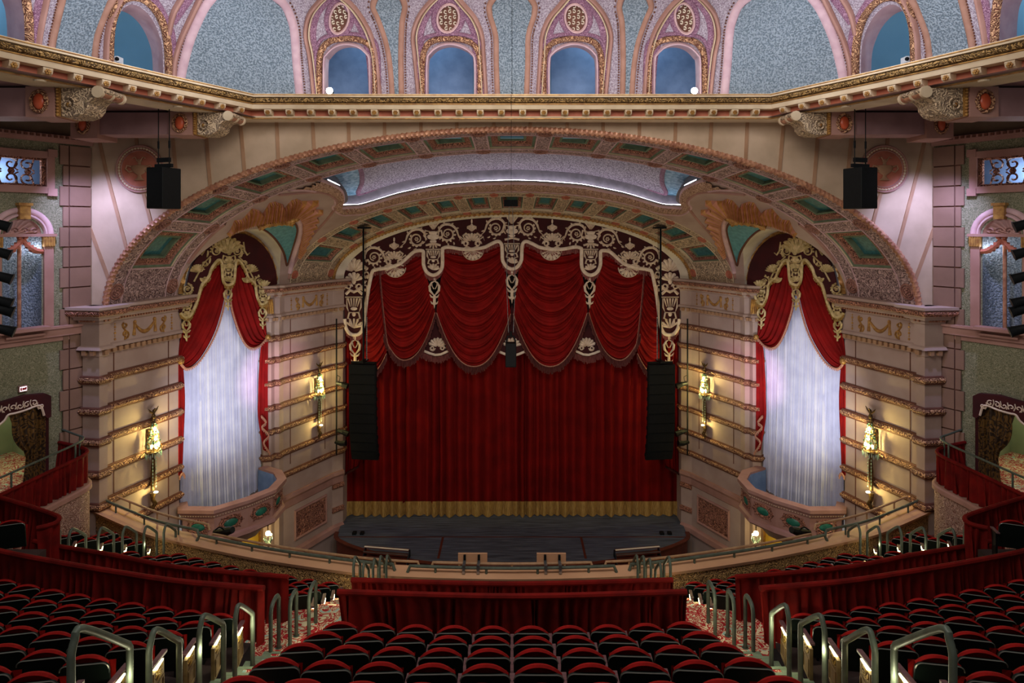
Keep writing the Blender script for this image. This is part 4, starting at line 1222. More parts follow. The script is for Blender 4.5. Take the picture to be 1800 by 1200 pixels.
    def basket(x, y, w, hh):        # fluted bowl and foliage inside a column of the pelmet
        rib([(x - w, y), (x + w, y)], .06); 
        for k in range(5): rib([(x + w * (-.7 + .35 * k), y + 2), (x + w * (-.4 + .2 * k), y + hh * .28)], [.09, .04])
        blob(x, y + hh * .34, w * .4, hh * .05)
        for sx in (-1, 1):
            rib([(x + sx * w * .85, y + 2), (x + sx * w * .8, y + hh * .3), (x + sx * w * .62, y + hh * .42)], [.03, .08, .03])
            rib([(x, y + hh * .45), (x + sx * w * .55, y + hh * .45), (x + sx * w * .7, y + hh * .62), (x + sx * w * .3, y + hh * .66)], [.03, .09, .09, .03])
            leaf(x, y + hh * .9, -PI / 2 + sx * .9, hh * .3, .12)
        fan(x, y + hh * .92, hh * .3, 5, -PI * .85, -PI * .15, .07)
        blob(x, y + hh * .5, w * .22, hh * .07)
    o.pendant, o.urn, o.shell, o.basket = pendant, urn, shell, basket
    def flush(name, mt, parent):
        r = m.build(name, mt, parent); m.v = []; m.f = []; return r
    o.flush = flush
    return o


# ================================================================ BOX CURTAINS, PELMETS
for MIR in (False, True):
    PN = BWn
    hb = hit_plane(Bp(0, H, .06) if not MIR else Bp(0, H, .06), BWn)
    hb2 = hit_plane(Bp(0, H, -.02), BWn)
    base = Bp(0, H - 2.4, 0)
    # sheer curtain, inside the opening
    sh = MB(); rnd = random.Random(5)
    fx = []; x = 0
    while x < 1: fx.append(x); x += rnd.uniform(.018, .045)
    def sheer(u, v):
        U = -2.0 + 4.0 * u
        k = u * 34; w = sin(2 * PI * k + .9 * sin(k * 1.7)) * .055 + .03 * sin(k * 2.1 + 1)
        z = H - .3 - (10.45 if True else 0) * v
        flare = .5 * v * v * sin(PI * u)
        return Bp(U, z, -.30 + w * (.6 + .4 * v) + flare * .55)
    sh.grid(sheer, 260, 6)
    o = sh.build('sheer_curtain', 'sheer_white', smooth=True)
    tag(o, 'white sheer curtain hanging in the %s box arch' % side_word(), 'curtain', 'sheer box curtains')
    # red swags and tails
    sw = thing('box_drapes', Bp(0, H - 9.6, .1), 'red velvet drapes tied back at both sides of the %s box arch' % side_word(), 'drapes', 'red drapes of the two boxes')
    m = MB()
    fold_sheet(m, [(383, 455), (358, 488), (333, 545), (316, 590), (311, 628)], [(393, 488), (393, 520), (378, 577), (358, 617), (340, 640), (323, 647), (314, 638)], 7, .06, hb, 70, 26, seed=3)
    m.build('swag', 'red_velvet', sw, smooth=True)
    m = MB()
    fold_sheet(m, [(404, 488), (401, 530), (411, 570), (424, 600), (437, 611), (452, 607), (464, 595)], [(424, 455), (442, 492), (456, 530), (464, 560), (466, 575), (467, 588), (467, 595)], 6, .06, hb, 70, 26, seed=4)
    m.build('swag', 'red_velvet', sw, smooth=True)
    m = MB(); fold_sheet(m, [(311, 640), (311, 700), (311, 760), (311, 835)], [(321, 645), (324, 700), (322, 760), (319, 835)], 3, .04, hb, 24, 10); m.build('tail', 'red_velvet', sw, smooth=True)
    m = MB(); fold_sheet(m, [(457, 603), (453, 660), (452, 700), (452, 735), (461, 790)], [(470, 597), (470, 650), (470, 700), (471, 750), (471, 795)], 4, .05, hb, 30, 14); m.build('tail', 'red_velvet', sw, smooth=True)
    m = MB()
    for P in ([(393, 490), (393, 520), (378, 577), (358, 617), (340, 640), (323, 647), (313, 638)], [(404, 490), (401, 530), (411, 570), (424, 600), (437, 611), (452, 607), (466, 592)], [(455, 730), (463, 741), (456, 750), (468, 764), (459, 777), (470, 796)], [(311, 838), (316, 830), (320, 836)]):
        Q = resample(spline(P, 6), 3)
        m.tube([hb(*p) + BWn * .14 for p in Q], .035, 5)
        for p in Q[::1]:
            m.tube([hb(p[0], p[1]) + BWn * .13, hb(p[0] + .3, p[1] + 4.2) + BWn * .13], .018, 4)
        m.build('fringe', 'cord_pink', sw, label='pink tasselled fringe'); m = MB()
    for c in ((313, 634), (466, 592)): m = MB(); m.ball(hb(*c) + BWn * .15, .12, 8, 6); m.build('tieback', 'gold_plain', sw, smooth=True)
    # pelmet board with cream appliqué
    pl = thing('box_pelmet', Bp(0, H - 2.4, .2), 'arched wine-red pelmet with gold appliqué scrolls over the %s box' % side_word(), 'pelmet', 'pelmets of the two boxes')
    hp = hit_plane(Bp(0, H, .24), BWn)
    edge = [(316, 549), (322, 556), (332, 556), (341, 541), (348, 521), (354, 501), (361, 492), (367, 484), (372, 470), (383, 457), (389, 463), (391, 490), (396, 500), (404, 500), (411, 492), (414, 461), (421, 459), (430, 474), (436, 488), (447, 498), (451, 520), (458, 534), (468, 530), (473, 518)]
    # board = half disc above the edge, in plane coordinates of the arch
    disc = []
    def back(p):      # world to pixel
        return (CX + FOC * p.x / p.y, HY - FOC * (p.z - H) / p.y)
    for k in range(25): disc.append(back(box_arc(PI * k / 24, BR - .0, .24)))
    disc = disc[::-1]
    board = edge[::-1] + [(312, 540)] + [q for q in disc if q[1] < 520] + [(474, 512)]
    m = MB(); patch(m, board, [], hp, step=14, depth=.05, estep=6); m.build('pelmet_board', 'wine_velvet', pl)
    m = MB(); ribbon(m, spline(edge, 5), hp, .12, .06, off=.02); m.build('pelmet_border', 'applique_gold', pl, smooth=True, label='gold border of the pelmet')
    m = MB(); o = orn(m, hp, BWn, .06); AG = 'applique_gold'
    ap = 394
    for sx in (-1, 1):
        o.volute(ap + sx * 18 + 4, 441, 10, sx, PI if sx > 0 else 0, 1.2, .065); o.leaf(ap + sx * 26, 452, -1.2 * sx, 11, .06); o.leaf(ap + sx * 30, 440, 1.2, 12, .05)
        o.rib([(ap + sx * 33, 425), (ap + sx * 35, 440), (ap + sx * 40, 448), (ap + sx * 44, 444)], [.03, .08, .06, .02])
        o.volute(ap + sx * 42, 474, 5, sx, 0, 1.3, .05, False); o.volute(ap + sx * 34, 463, 4.5, -sx, 0, 1.3, .05, False)
        o.fan(ap + sx * 46 - 1, 479, 15, 7, -PI * (.95 if sx < 0 else .65), -PI * (.35 if sx < 0 else .05), .1)
        o.shell(ap + sx * 37 + 3, 488, 8, .8); o.rib([(ap + sx * 24, 450), (ap + sx * 36, 462), (ap + sx * 46, 480), (ap + sx * 54, 495)], .05)
        o.volute(ap + sx * 57 + (4 if sx > 0 else -8), 508 if sx < 0 else 495, 9, -sx, -PI / 2, 1.2, .06)
        o.flush('scroll_applique', AG, pl)
    o.fan(ap + 6, 447, 30, 7, -PI * .85, -PI * .15, .14, .15); o.urn(ap + 8, 452, .7); o.basket(ap + 7, 462, 9, 36); o.flush('urn_applique', AG, pl)
    o.basket(328, 530, 9, 26); o.fan(328, 530, 16, 5, -PI * .8, -PI * .2, .1); o.flush('basket_applique', AG, pl)
    o.basket(462, 507, 8, 24); o.fan(464, 506, 14, 5, -PI * .8, -PI * .2, .1); o.flush('basket_applique', AG, pl)
    for c in ((400, 503), (327, 557), (461, 536)): o.pendant(c[0], c[1], .73); o.flush('pendant', AG, pl)
    Q = spline(edge, 4)
    for i0, i1 in ((0, 17), (17, 37), (37, 53), (53, 73), (73, 92)):
        m = MB(); fringe(m, Q[i0:i1], hp, .16, step=2.0); m.build('fringe', 'fringe_gold', pl)
MIR = False
# ================================================================ STAGE
YV = 29.45
_hm = hit_plane((0, YV, 0), (0, 1, 0))
def hm(px, py): return _hm(px + 3 * (px - 604) / 293.0, py)
def hsw(px, py): return hm(px, py) + Vector((0, .22, 0))
UPF = Vector((0, -1, 0))
m = MB()
APR = spline([(-7.95, 28.6), (-7.75, 27.95), (-6.6, 27.15), (-4.6, 26.3), (-2.3, 25.8), (0, 25.65), (2.3, 25.8), (4.6, 26.3), (6.6, 27.15), (7.75, 27.95), (7.95, 28.6)], 4)
A = [(-8.3, 33)] + APR + [(8.3, 33)]
m.add([(x, y, 0) for x, y in A], [tuple(range(len(A)))])
st = m.build('floor_stage', 'stage_board'); struct(st, 'dark painted stage boards with a curved apron')
m = MB(); m.sweep(APR, [(-.02, -.06), (.02, -.06), (.02, FLR), (-.02, FLR)], inward=1); m.build('apron_face', 'stage_wood', st, label='red-brown wooden face of the apron')
m = MB(); m.sweep(APR, [(-.14, .0), (-.14, .02), (.05, .02), (.05, -.07), (.0, -.07)], inward=1); m.build('apron_edge', 'stage_wood', st)
m = MB(); m.box(-8, 8, 28.1, 28.16, .001, .006); m.build('floor_seam', 'stage_wood', st)
for x in (-3.1, 3.1): m = MB(); m.box(x - .05, x + .05, 26.3, 28.1, .001, .006); m.build('floor_seam', 'stage_wood', st)
m = MB(); m.box(-16, 16, 12, 30, FLR - .1, FLR); struct(m.build('floor', 'floor_dark'), 'dark auditorium floor below the balcony')
m = MB(); m.box(-9.5, 9.5, 32.0, 32.2, 0, H + 1.5); struct(m.build('wall_stage_back', 'floor_dark'), 'dark back wall of the stage')

# house curtain
cur = thing('stage_curtain', (0, 30.2, 0), 'closed deep red stage curtain with a gold fringed hem', 'curtain')
rnd = random.Random(11); knots = [-8.6]
while knots[-1] < 8.6: knots.append(knots[-1] + rnd.uniform(.28, .56))
amps = [rnd.uniform(.5, 1.2) for _ in knots]
def cfold(x):
    for i in range(len(knots) - 1):
        if x <= knots[i + 1]:
            f = (x - knots[i]) / (knots[i + 1] - knots[i]); return -(sin(PI * f) ** 1.3) * .30 * amps[i] + .12
    return 0
m = MB(); m.grid(lambda u, v: Vector((-8.5 + 17 * u + .02 * sin(9 * v + u * 40), 30.24 + cfold(-8.5 + 17 * u) * (.7 + .3 * (1 - v)), .62 + (H - 4.5) * v)), 560, 5)
m.build('drape', 'red_curtain', cur, smooth=True)
m = MB(); m.grid(lambda u, v: Vector((-8.5 + 17 * u, 30.20 + cfold(-8.5 + 17 * u) * 1.05, .02 + (.68 + .07 * cfold(-8.5 + 17 * u) * -6) * v)), 560, 3)
m.build('fringe_band', 'fringe_gold', cur, smooth=True, label='gold bullion fringe')
for MIR in (False, True):
    leg = thing('side_drape', hm(612, 840), 'narrow red drape hanging at the %s edge of the stage opening' % side_word(), 'curtain', 'side drapes of the stage')
    m = MB(); fold_sheet(m, [(603, 560), (604, 680), (604, 760), (603, 835)], [(640, 560), (640, 700), (636, 780), (628, 822)], 4, .06, lambda x, y: hm(x, y) + Vector((0, .42, 0)), 40, 8)
    m.build('drape', 'red_curtain', leg, smooth=True)
    m = MB(); ribbon(m, [(603, 838), (614, 833), (628, 824)], lambda x, y: hm(x, y) + Vector((0, .42, 0)), .1, .18, up=UPF); m.build('fringe', 'wine_velvet', leg)
MIR = False

# valance: board, cream border, four swags and two half swags, appliqué
val = thing('stage_valance', (0, YV, H - 3), 'great arched valance of wine velvet with cream scroll appliqué and red swags', 'valance')
EDGE = [(606, 560), (608, 575), (614, 585), (622.5, 588.5), (633, 585), (639, 570), (644, 530), (649, 500), (654, 478), (660, 474), (677.5, 471), (690, 468), (702.5, 463), (715, 452.5), (722, 446), (730, 441), (742, 441), (743, 450), (743.5, 466), (749, 478), (760, 483.5), (771, 478), (776, 466), (776, 440), (778, 436), (787.5, 434), (807.5, 437.5), (825, 438), (847.5, 435), (860, 429), (872.5, 424), (879, 430), (880, 445), (881, 458), (888, 469), (897, 473)]
arch_px = []
for k in range(49):
    p = Vector((-7.9 * cos(PI / 2 * k / 48), YV, H - 2.4 + 2.9 * sin(PI / 2 * k / 48))); arch_px.append((CX + FOC * p.x / p.y, HY - FOC * (p.z - H) / p.y))
arch_lin = [(x - 3 * (x - 604) / 296.0, y) for x, y in arch_px]
def drop_fringe(P, ln, par, fn=hm, off=.04, mt='fringe_rose', step=1.6):
    m = MB(); fringe(m, P, fn, ln, off=off, step=step); return m.build('fringe', mt, par)
for MIR in (False, True):
    m = MB(); patch(m, EDGE + arch_lin[::-1] + [(604, 500)], [], hm, off=.0, step=14, depth=.04, estep=6); m.build('board', 'wine_velvet', val)
    m = MB(); ribbon(m, spline(EDGE, 4), hm, .17, .05, off=.03, up=UPF); m.build('border', 'applique', val, smooth=True, label='cream border of the valance')
    o = orn(m := MB(), hm, UPF, .05)
    AP = 'applique'
    for (cx_, cy_, hd_, a0, slope) in ((657, 452, -1, PI * .9, -1), (731, 420, 1, PI * .1, 1), (785, 411, -1, PI * .9, -1), (869, 401, 1, PI * .1, 1)):
        o.volute(cx_, cy_, 12, hd_ * 1, a0, 1.2, .085)
        sx = 1 if hd_ < 0 else -1
        o.rib(spline([(cx_ - sx * 16, cy_ + 3), (cx_ - sx * 14, cy_ - 10), (cx_ - sx * 5, cy_ - 17), (cx_ + sx * 8, cy_ - 15), (cx_ + sx * 16, cy_ - 6), (cx_ + sx * 20, cy_ + 6), (cx_ + sx * 28, cy_ + 13)], 2), [.04, .08, .11, .12, .12, .12, .12, .11, .10, .08, .06, .04, .02])
        for k, (dx, dy, aa) in enumerate(((-14, -8, 2.4), (-6, -16, 1.9), (6, -15, 1.2), (14, -9, .7), (20, 3, .6), (24, 12, .2), (-15, 4, 3.0), (10, 14, 1.2), (0, 16, 1.6))):
            o.leaf(cx_ + sx * dx, cy_ + dy, (-aa if sx > 0 else PI + aa) if dy < 0 else (.9 if sx > 0 else PI - .9), 6, .06)
        o.flush('scroll_applique', AP, val)
    for (cx_, cy_, sy) in ((692, 456, 470), (827, 424, 440)):
        o.fan(cx_, cy_, 15, 7, -PI * .95, -PI * .05, .11); o.volute(cx_ - 11, cy_ + 4, 5, 1, PI, 1.2, .09, False); o.volute(cx_ + 11, cy_ + 4, 5, -1, 0, 1.2, .09, False)
        o.fan(cx_, cy_ - 17, 12, 5, -PI * .8, -PI * .2, .09); o.blob(cx_, cy_ - 24, 3.5, 7); o.blob(cx_, cy_ - 35, 1.6, 4)
        for sx in (-1, 1): o.rib([(cx_ + sx * 3, cy_ - 10), (cx_ + sx * 10, cy_ - 14), (cx_ + sx * 15, cy_ - 10), (cx_ + sx * 13, cy_ - 5)], [.04, .1, .1, .03]); o.rib([(cx_ + sx * 2, cy_ - 28), (cx_ + sx * 7, cy_ - 26), (cx_ + sx * 8, cy_ - 21)], [.03, .07, .02]); o.rib([(cx_ + sx * 12, cy_ - 2), (cx_ + sx * 20, cy_ - 8), (cx_ + sx * 22, cy_ - 1)], [.05, .09, .02])
        o.flush('palmette_applique', AP, val)
        o.shell(cx_ + 2, sy, 17, 1.1); o.rib([(cx_ - 16, sy - 1), (cx_ - 8, sy - 6), (cx_, sy - 2), (cx_ + 8, sy - 6), (cx_ + 17, sy - 3)], .12); o.flush('shell_applique', AP, val)
    o.urn(760, 409, 1.0); o.basket(760, 438, 13, 40); o.fan(760, 425, 12, 5, .2, PI - .2, .06); o.flush('urn_applique', AP, val)
    o.fan(622, 478, 24, 7, -PI * .92, -PI * .08, .16, .12); o.fan(622, 494, 16, 5, -PI * .95, -PI * .05, .12); o.blob(622, 492, 4, 8)
    for sx in (-1, 1): o.volute(622 + sx * 9, 503, 5.5, sx, 0, 1.3, .09, False); o.leaf(622 + sx * 4, 470, -PI / 2 + sx * .9, 16, .12)
    o.rib([(608, 517), (615, 510), (622, 513), (629, 510), (637, 517)], .14); o.basket(622, 522, 15, 60); o.flush('urn_applique', AP, val)
    for sx_, yy in ((646, 482), (643, 505)): o.volute(sx_ - 2, yy, 6, 1, 0, 1.3, .09, False); o.leaf(sx_ - 4, yy - 6, -1.3, 8, .1)
    o.flush('scroll_applique', AP, val)
    o.pendant(762, 487, .95); o.flush('pendant', AP, val); o.pendant(624, 590, .95); o.flush('pendant', AP, val)
    # swags
    SW = [([(652, 462), (664, 490), (668, 540), (673, 588)], [(746, 434), (747, 480), (756, 515), (763, 550)], 63, 16, 21),
          ([(772, 430), (776, 470), (770, 505), (765, 550)], [(884, 420), (884, 460), (889, 505), (895, 552)], 94, 17, 22),
          ([(651, 480), (645, 530), (641, 590), (636, 655)], [(662, 470), (668, 500), (672, 560), (678, 622)], 16, 15, 23)]
    for (L_, R_, sg, nf, sd) in SW:
        m = MB(); F_ = fold_sheet(m, L_, R_, nf, .10, hsw, 26, nf * 10, sag=lambda v: sg * v ** .9, axis='v', seed=sd)
        # the sheet hangs in front of the board edge's back: push it behind the board border
        swg = m.build('swag', 'red_velvet', val, smooth=True)
        hem = [(L_[-1][0] + (R_[-1][0] - L_[-1][0]) * u, L_[-1][1] + (R_[-1][1] - L_[-1][1]) * u + sg * (1 - abs(2 * u - 1) ** 2.2)) for u in [k / 24 for k in range(25)]]
        m = MB(); m.tube([hsw(*p) + UPF * .12 for p in hem], .03, 5); m.build('hem_cord', 'cord_pink', swg)
        drop_fringe(hem, .33, swg, fn=hsw, off=.09)
    for P in ([(666, 472), (670, 520), (674, 560), (679, 600), (684, 615)],):
        m = MB(); m.tube([hsw(*p) + UPF * .16 for p in spline(P, 5)], .028, 5); m.build('edge_cord', 'cord_pink', val)
        drop_fringe(spline(P, 5), .2, val, fn=hsw, off=.13)
    # wine gusset with a palmette between the swags
    m = MB(); patch(m, [(764, 535), (775, 580), (792, 617), (785, 620), (772, 626), (762, 627), (752, 624), (742, 619), (737, 620), (750, 590)], [], lambda x, y: hm(x, y) + Vector((0, .34, 0)), step=10, estep=5, depth=.03)
    gs = m.build('gusset', 'wine_velvet', val); hg = lambda x, y: hm(x, y) + Vector((0, .31, 0))
    m = MB(); ribbon(m, [(740, 618), (752, 623), (762, 626), (772, 625), (785, 619)], hg, .12, .04, up=UPF); m.build('gusset_border', 'applique', gs)
    og = orn(m := MB(), hg, UPF, .05); og.fan(766, 612, 17, 7, -PI * .93, -PI * .07, .15, .1); og.volute(757, 614, 4, 1, 0, 1.2, .08, False); og.volute(775, 614, 4, -1, 0, 1.2, .08, False); og.flush('palmette', 'applique', gs)
    drop_fringe([(738, 620), (752, 626), (762, 629), (772, 628), (788, 621)], .3, gs, fn=hg)
MIR = False
# centre column (on the axis)
oc = orn(m := MB(), _hm, UPF, .05)
oc.urn(900, 399, 1.0); oc.basket(900, 428, 14, 38); oc.flush('urn_applique', 'applique', val); oc.pendant(900, 475, 1.0); oc.flush('pendant', 'applique', val)
hg = lambda x, y: _hm(x, y) + Vector((0, .24, 0))
m = MB(); patch(m, [(900, 535), (911, 580), (926, 617), (918, 622), (900, 628), (882, 622), (874, 617), (889, 580)], [], hg, step=10, estep=5, depth=.03); gs = m.build('gusset', 'wine_velvet', val)
m = MB(); ribbon(m, [(876, 619), (888, 624), (900, 627), (912, 624), (924, 619)], lambda x, y: _hm(x, y) + Vector((0, .22, 0)), .12, .04, up=UPF); m.build('gusset_border', 'applique', gs)
og = orn(m := MB(), lambda x, y: _hm(x, y) + Vector((0, .22, 0)), UPF, .05); og.fan(900, 612, 17, 7, -PI * .93, -PI * .07, .15, .1); og.flush('palmette', 'applique', gs)
# fringe along the board edge
for MIR in (False, True):
    Q = spline(EDGE, 3)
    for a, b in ((0, 22), (25, 50), (50, 68), (68, 80), (80, 95), (95, 106)):
        m = MB(); fringe(m, Q[a:b], hm, .28, off=.02, step=1.8); m.build('fringe', 'fringe_rose', val)
MIR = False

# ---------------------------------------------------------------- sconces on the piers
def sconce(P, T, N_, which):
    Z = Vector((0, 0, 1))
    root = thing('crystal_sconce', P + Z * -3.3, which, 'wall sconce', 'crystal sconces on the piers')
    def L(x, y, z): return P + T * x + N_ * (y + .26) + Z * z
    m = MB(); m.ball(L(0, 0, -.26), .07, 8, 6, (1, 1, 1.5)); m.tube([L(0, 0, -.2), L(0, 0, -.05), L(.03, .05, 0)], [.05, .035, .03], 6)
    for sx in (-1, 1): m.tube([L(0, 0, -.16), L(sx * .12, 0, -.06), L(sx * .2, 0, .04)], [.04, .035, .008], 5)
    m.lathe([(.03, -.42), (.07, -.38), (.03, -.3)], 8, T=lambda q: L(q.x, q.y, q.z)); m.build('eagle_finial', 'bronze', root, smooth=True)
    m = MB(); rnd = random.Random(2)
    tiers = [(-.5, .07), (-.62, .10), (-.76, .13), (-.9, .155), (-1.05, .19), (-1.2, .22)]
    for (z, r) in tiers:
        n = int(r * 60)
        for k in range(n):
            a = 2 * PI * k / n + z; c = L(r * cos(a), r * sin(a) * .7, z)
            m.lathe([(.002, -.07), (.018, -.03), (.02, .01), (.002, .055)], 4, c=c)
    for k in range(22):
        a = 2 * PI * k / 22; c = L(.27 * cos(a), .27 * sin(a) * .7, -1.46 - .06 * (k % 2)); m.lathe([(.002, -.1), (.022, -.05), (.012, .05), (.002, .08)], 4, c=c)
    m.build('crystal_tiers', 'crystal', root)
    for nm, mt, ofs in (('amber_drops', 'crystal_amber', 0.3), ('green_drops', 'crystal_green', 0.9)):
        m = MB()
        for i, (z, r) in enumerate(tiers):
            for k in range(4):
                a = 2 * PI * k / 4 + ofs + i * .7; m.ball(L((r + .03) * cos(a), (r + .03) * sin(a) * .7, z - .04), .028, 6, 4)
            m.tube([L((r + .028) * cos(2 * PI * k / 12), (r + .028) * sin(2 * PI * k / 12) * .7, z - .04) for k in range(12)], .007, 4, closed=True)
        m.tube([L((tiers[i][1] + .028) * cos(ofs), (tiers[i][1] + .028) * sin(ofs) * .7, tiers[i][0] - .04) for i in range(6)], .007, 4)
        m.build(nm, mt, root, label='amber glass drops' if mt == 'crystal_amber' else 'green glass drops')
    m = MB()
    for (r, z) in ((.07, -.46), (.15, -.86), (.23, -1.3), (.28, -1.4)):
        m.tube([L(r * cos(2 * PI * k / 18), r * sin(2 * PI * k / 18) * .7, z) for k in range(18)], .014, 5, closed=True)
    for k in range(6):
        a = 2 * PI * k / 6; m.tube([L(.04 * cos(a), .03 * sin(a), -.42), L(.17 * cos(a), .12 * sin(a), -.85), L(.3 * cos(a), .21 * sin(a), -1.35), L(.1 * cos(a), .07 * sin(a), -1.5)], .01, 5)
    m.build('cage', 'bronze', root)
    for (x, z, r) in ((0, -.66, .055), (.04, -.98, .06), (-.12, -1.22, .055), (.02, -1.24, .05), (.14, -1.2, .055)):
        m = MB(); m.ball(L(x, .05, z), r, 8, 6, (1, 1, 1.3)); m.build('bulb', 'bulb', root, smooth=True)
    m = MB(); m.tube([L(0, 0, -1.4), L(0, 0, -1.6), L(0, -.02, -2.0), L(0, -.04, -2.7)], [.13, .05, .075, .06], 8); m.build('stem', 'bronze', root, smooth=True)
    m = MB()
    for z in range(9):
        for sx in (-1, 1): m.lathe([(.002, -.05), (.022, 0), (.002, .05)], 4, c=L(sx * .065, .04, -1.7 - z * .11))
    m.build('stem_crystals', 'crystal', root)
    m = MB(); m.ball(L(.04, .06, -2.77), .055, 10, 6, (1.4, 1, .7)); m.build('lower_bulb', 'spot_glow' if 0 else 'bulb', root, smooth=True)
    m = MB(); m.tube([L(0, -.02, -2.8), L(-.03, .0, -3.0), L(.05, .02, -3.15), L(-.05, 0, -3.3), L(-.09, 0, -3.2)], [.1, .06, .08, .05, .015], 8); m.build('tail_scroll', 'bronze', root, smooth=True)
    m = MB(); m.obox(P + N_ * .06 + Z * -1.0, T, N_, Z, .06, .06, .3); m.obox(P + N_ * .14 + Z * -1.0, T, N_, Z, .02, .14, .02); m.build('wall_bracket', 'bronze', root)
    for dx, z, pw in ((-.0, -.75, 75), (0, -1.25, 75), (.0, -2.72, 22)):
        q = L(dx, .16, z)
        if MIR: q.x = -q.x
        lamp('sconce_light', 'POINT', q, pw, (1.0, .84, .28), radius=.04)


for MIR in (False, True):
    FS, FL, RS, RL = FACES[MIR]
    w = side_word()
    hF = hit_plane(FS(0, 0), FS(0, 0, 1) - FS(0, 0)); hR = hit_plane(RS(0, 0), RS(0, 0, 1) - RS(0, 0))
    sconce(hF(259, 717), (FS(1, 0) - FS(0, 0)), (FS(0, 0, 1) - FS(0, 0)), 'tall lit crystal sconce with an eagle finial on the %s front pier' % w)
    sconce(hR(554, 637), (RS(1, 0) - RS(0, 0)), (RS(0, 0, 1) - RS(0, 0)), 'tall lit crystal sconce on the %s rear pier beside the stage' % w)

    # line array of loudspeakers
    la = thing('line_array', at(639, 812, 27.3), 'black hanging line array of loudspeakers at the %s of the stage' % w, 'loudspeaker', 'line arrays')
    yaw = 0.12; fw = Vector((-sin(yaw), -cos(yaw), 0)); rt = Vector((cos(yaw), -sin(yaw), 0)); top = at(636.5, 641, 27.3)
    p = top.copy(); tilt = 0.0; hgt = .43
    for k in range(10):
        tilt = 0.0 if k < 3 else .02 * (k - 2) if k < 7 else .08 + .06 * (k - 6)
        up = (Vector((0, 0, 1)) * cos(tilt) - fw * sin(tilt) * -1 * -1).normalized()
        up = Vector((-fw.x * sin(tilt) * 1, -fw.y * sin(tilt) * 1, cos(tilt))) * 1.0
        up = (Vector((0, 0, cos(tilt))) + fw * sin(tilt)).normalized(); f2 = rt.cross(up).normalized()
        if f2.y > 0: f2 = -f2
        c = p - up * hgt / 2
        m = MB()
        prof = [(-.60, 0.0), (.60, 0.0), (.62, -.12), (.40, -.72), (-.40, -.72), (-.62, -.12)]
        pts = [c + rt * x + f2 * y - up * (hgt / 2 - .008) for x, y in prof]
        m.prism(pts, up, hgt - .016); cab = m.build('cabinet', 'black_speaker', la)
        m = MB(); m.obox(c + f2 * .012, rt, f2, up, .57, .01, hgt / 2 - .03); m.build('grille', 'black_metal', cab)
        for sx in (-1, 1):
            m = MB(); m.obox(c + rt * sx * .63 + f2 * -.12, rt, f2, up, .012, .03, .07); m.build('side_plate', 'steel' if 0 else 'black_metal', cab)
        p = p - up * hgt
    m = MB(); m.obox(top + Vector((0, .25, .05)), rt, fw, Vector((0, 0, 1)), .55, .06, .035); m.obox(top + Vector((0, .25, .11)), rt, fw, Vector((0, 0, 1)), .12, .35, .03)
    m.build('bumper_frame', 'black_metal', la)
    tp = at(636.5, 401, 27.3) + Vector((0, .25, 0))
    m = MB(); tt = top + Vector((0, .25, .15))
    m.tube([tt, Vector((tt.x, tt.y, tp.z))], .045, 6); m.build('hoist_pole', 'black_metal', la)
    m = MB(); n_ = 46
    for k in range(n_):
        z = tt.z + .02 + k * (1.9 / n_); a_ = k % 2
        m.ball((tt.x + .16, tt.y - .05, z), .03, 5, 4, (1 if a_ else .5, .5 if a_ else 1, 1.1))
    m.build('chain', 'steel', la)
    m = MB(); m.tube([tt + Vector((.12, 0, 0)), Vector((tt.x + .10, tt.y, tp.z))], .012, 5); m.build('cable', 'black_metal', la)
    m = MB(); m.box(tp.x - .22, tp.x + .3, tp.y - .2, tp.y + .2, tp.z - .02, tp.z + .06); m.build('ceiling_plate', 'black_metal', la)

    # spotlights on a pipe at the edge of the rear pier
    hp_ = thing('light_boom', at(592, 790, 28.3), 'black pipe with three small spotlights beside the %s of the stage' % w, 'light boom', 'spotlight booms beside the stage')
    m = MB(); m.tube([at(591.5, 560, 28.6), at(591.5, 800, 28.6)], .035, 6); m.build('pipe', 'black_metal', hp_)
    for (px, py, dx) in ((600, 676, 1), (601, 760, 1), (597, 780, -1)):
        q = at(px, py, 28.2); m = MB(); m.tube([q + Vector((-.22, .1, .05)), q + Vector((.05, 0, .02)), q + Vector((.3, -.05, -.06 * dx))], [.07, .11, .13], 10); m.tube([q, q + Vector((-.2, .2, .12))], .02, 5)
        if py < 700: m.tube([q + Vector((-.1, 0, .1)), q + Vector((-.05, 0, .35)), q + Vector((-.2, .1, .4))], .015, 5)
        m.build('spotlight', 'black_metal', hp_)
    # side fill speaker hanging in front of the great arch
    sp = thing('hanging_loudspeaker', at(285, 367, 17.2), 'black box loudspeaker hanging in front of the %s side of the great arch' % w, 'loudspeaker', 'hanging box loudspeakers')
    c = at(288, 331, 17.2); r1 = Vector((cos(.35), -sin(.35), 0)); f1 = Vector((-sin(.35), -cos(.35), 0)); ut = Vector((0, 0, 1))
    m = MB(); prof = [(-.29, .3), (.29, .3), (.24, -.35), (-.24, -.35)]
    m.prism([c + r1 * x + f1 * y - ut * .56 for x, y in prof], ut, 1.12); m.build('cabinet', 'black_speaker', sp, bevel=.02)
    m = MB(); m.obox(c + f1 * .305, r1, f1, ut, .26, .012, .53); m.build('grille', 'black_metal', sp)
    m = MB(); m.obox(c + ut * .62, r1, f1, ut, .3, .04, .05); m.obox(c + ut * .78, r1, f1, ut, .22, .04, .06)
    for sx in (-.2, .2): m.tube([c + r1 * sx + ut * .55, c + r1 * sx + ut * .82], .02, 5)
    m.build('hanging_bracket', 'black_metal', sp)
    for sx in (-.2, .2):
        m = MB(); a_ = c + r1 * sx + ut * .82; m.tube([a_, Vector((a_.x, a_.y, H + 3.28))], .014, 5)
        m.tube([a_ + ut * .28, a_ + ut * .48], .03, 6); m.build('wire', 'black_metal', sp)
    # urn medallion
    mc = at(247, 297, 19.3)
    def md(x, z, o=0.0): return Vector((mc.x + x, 19.29 - o, mc.z + z))
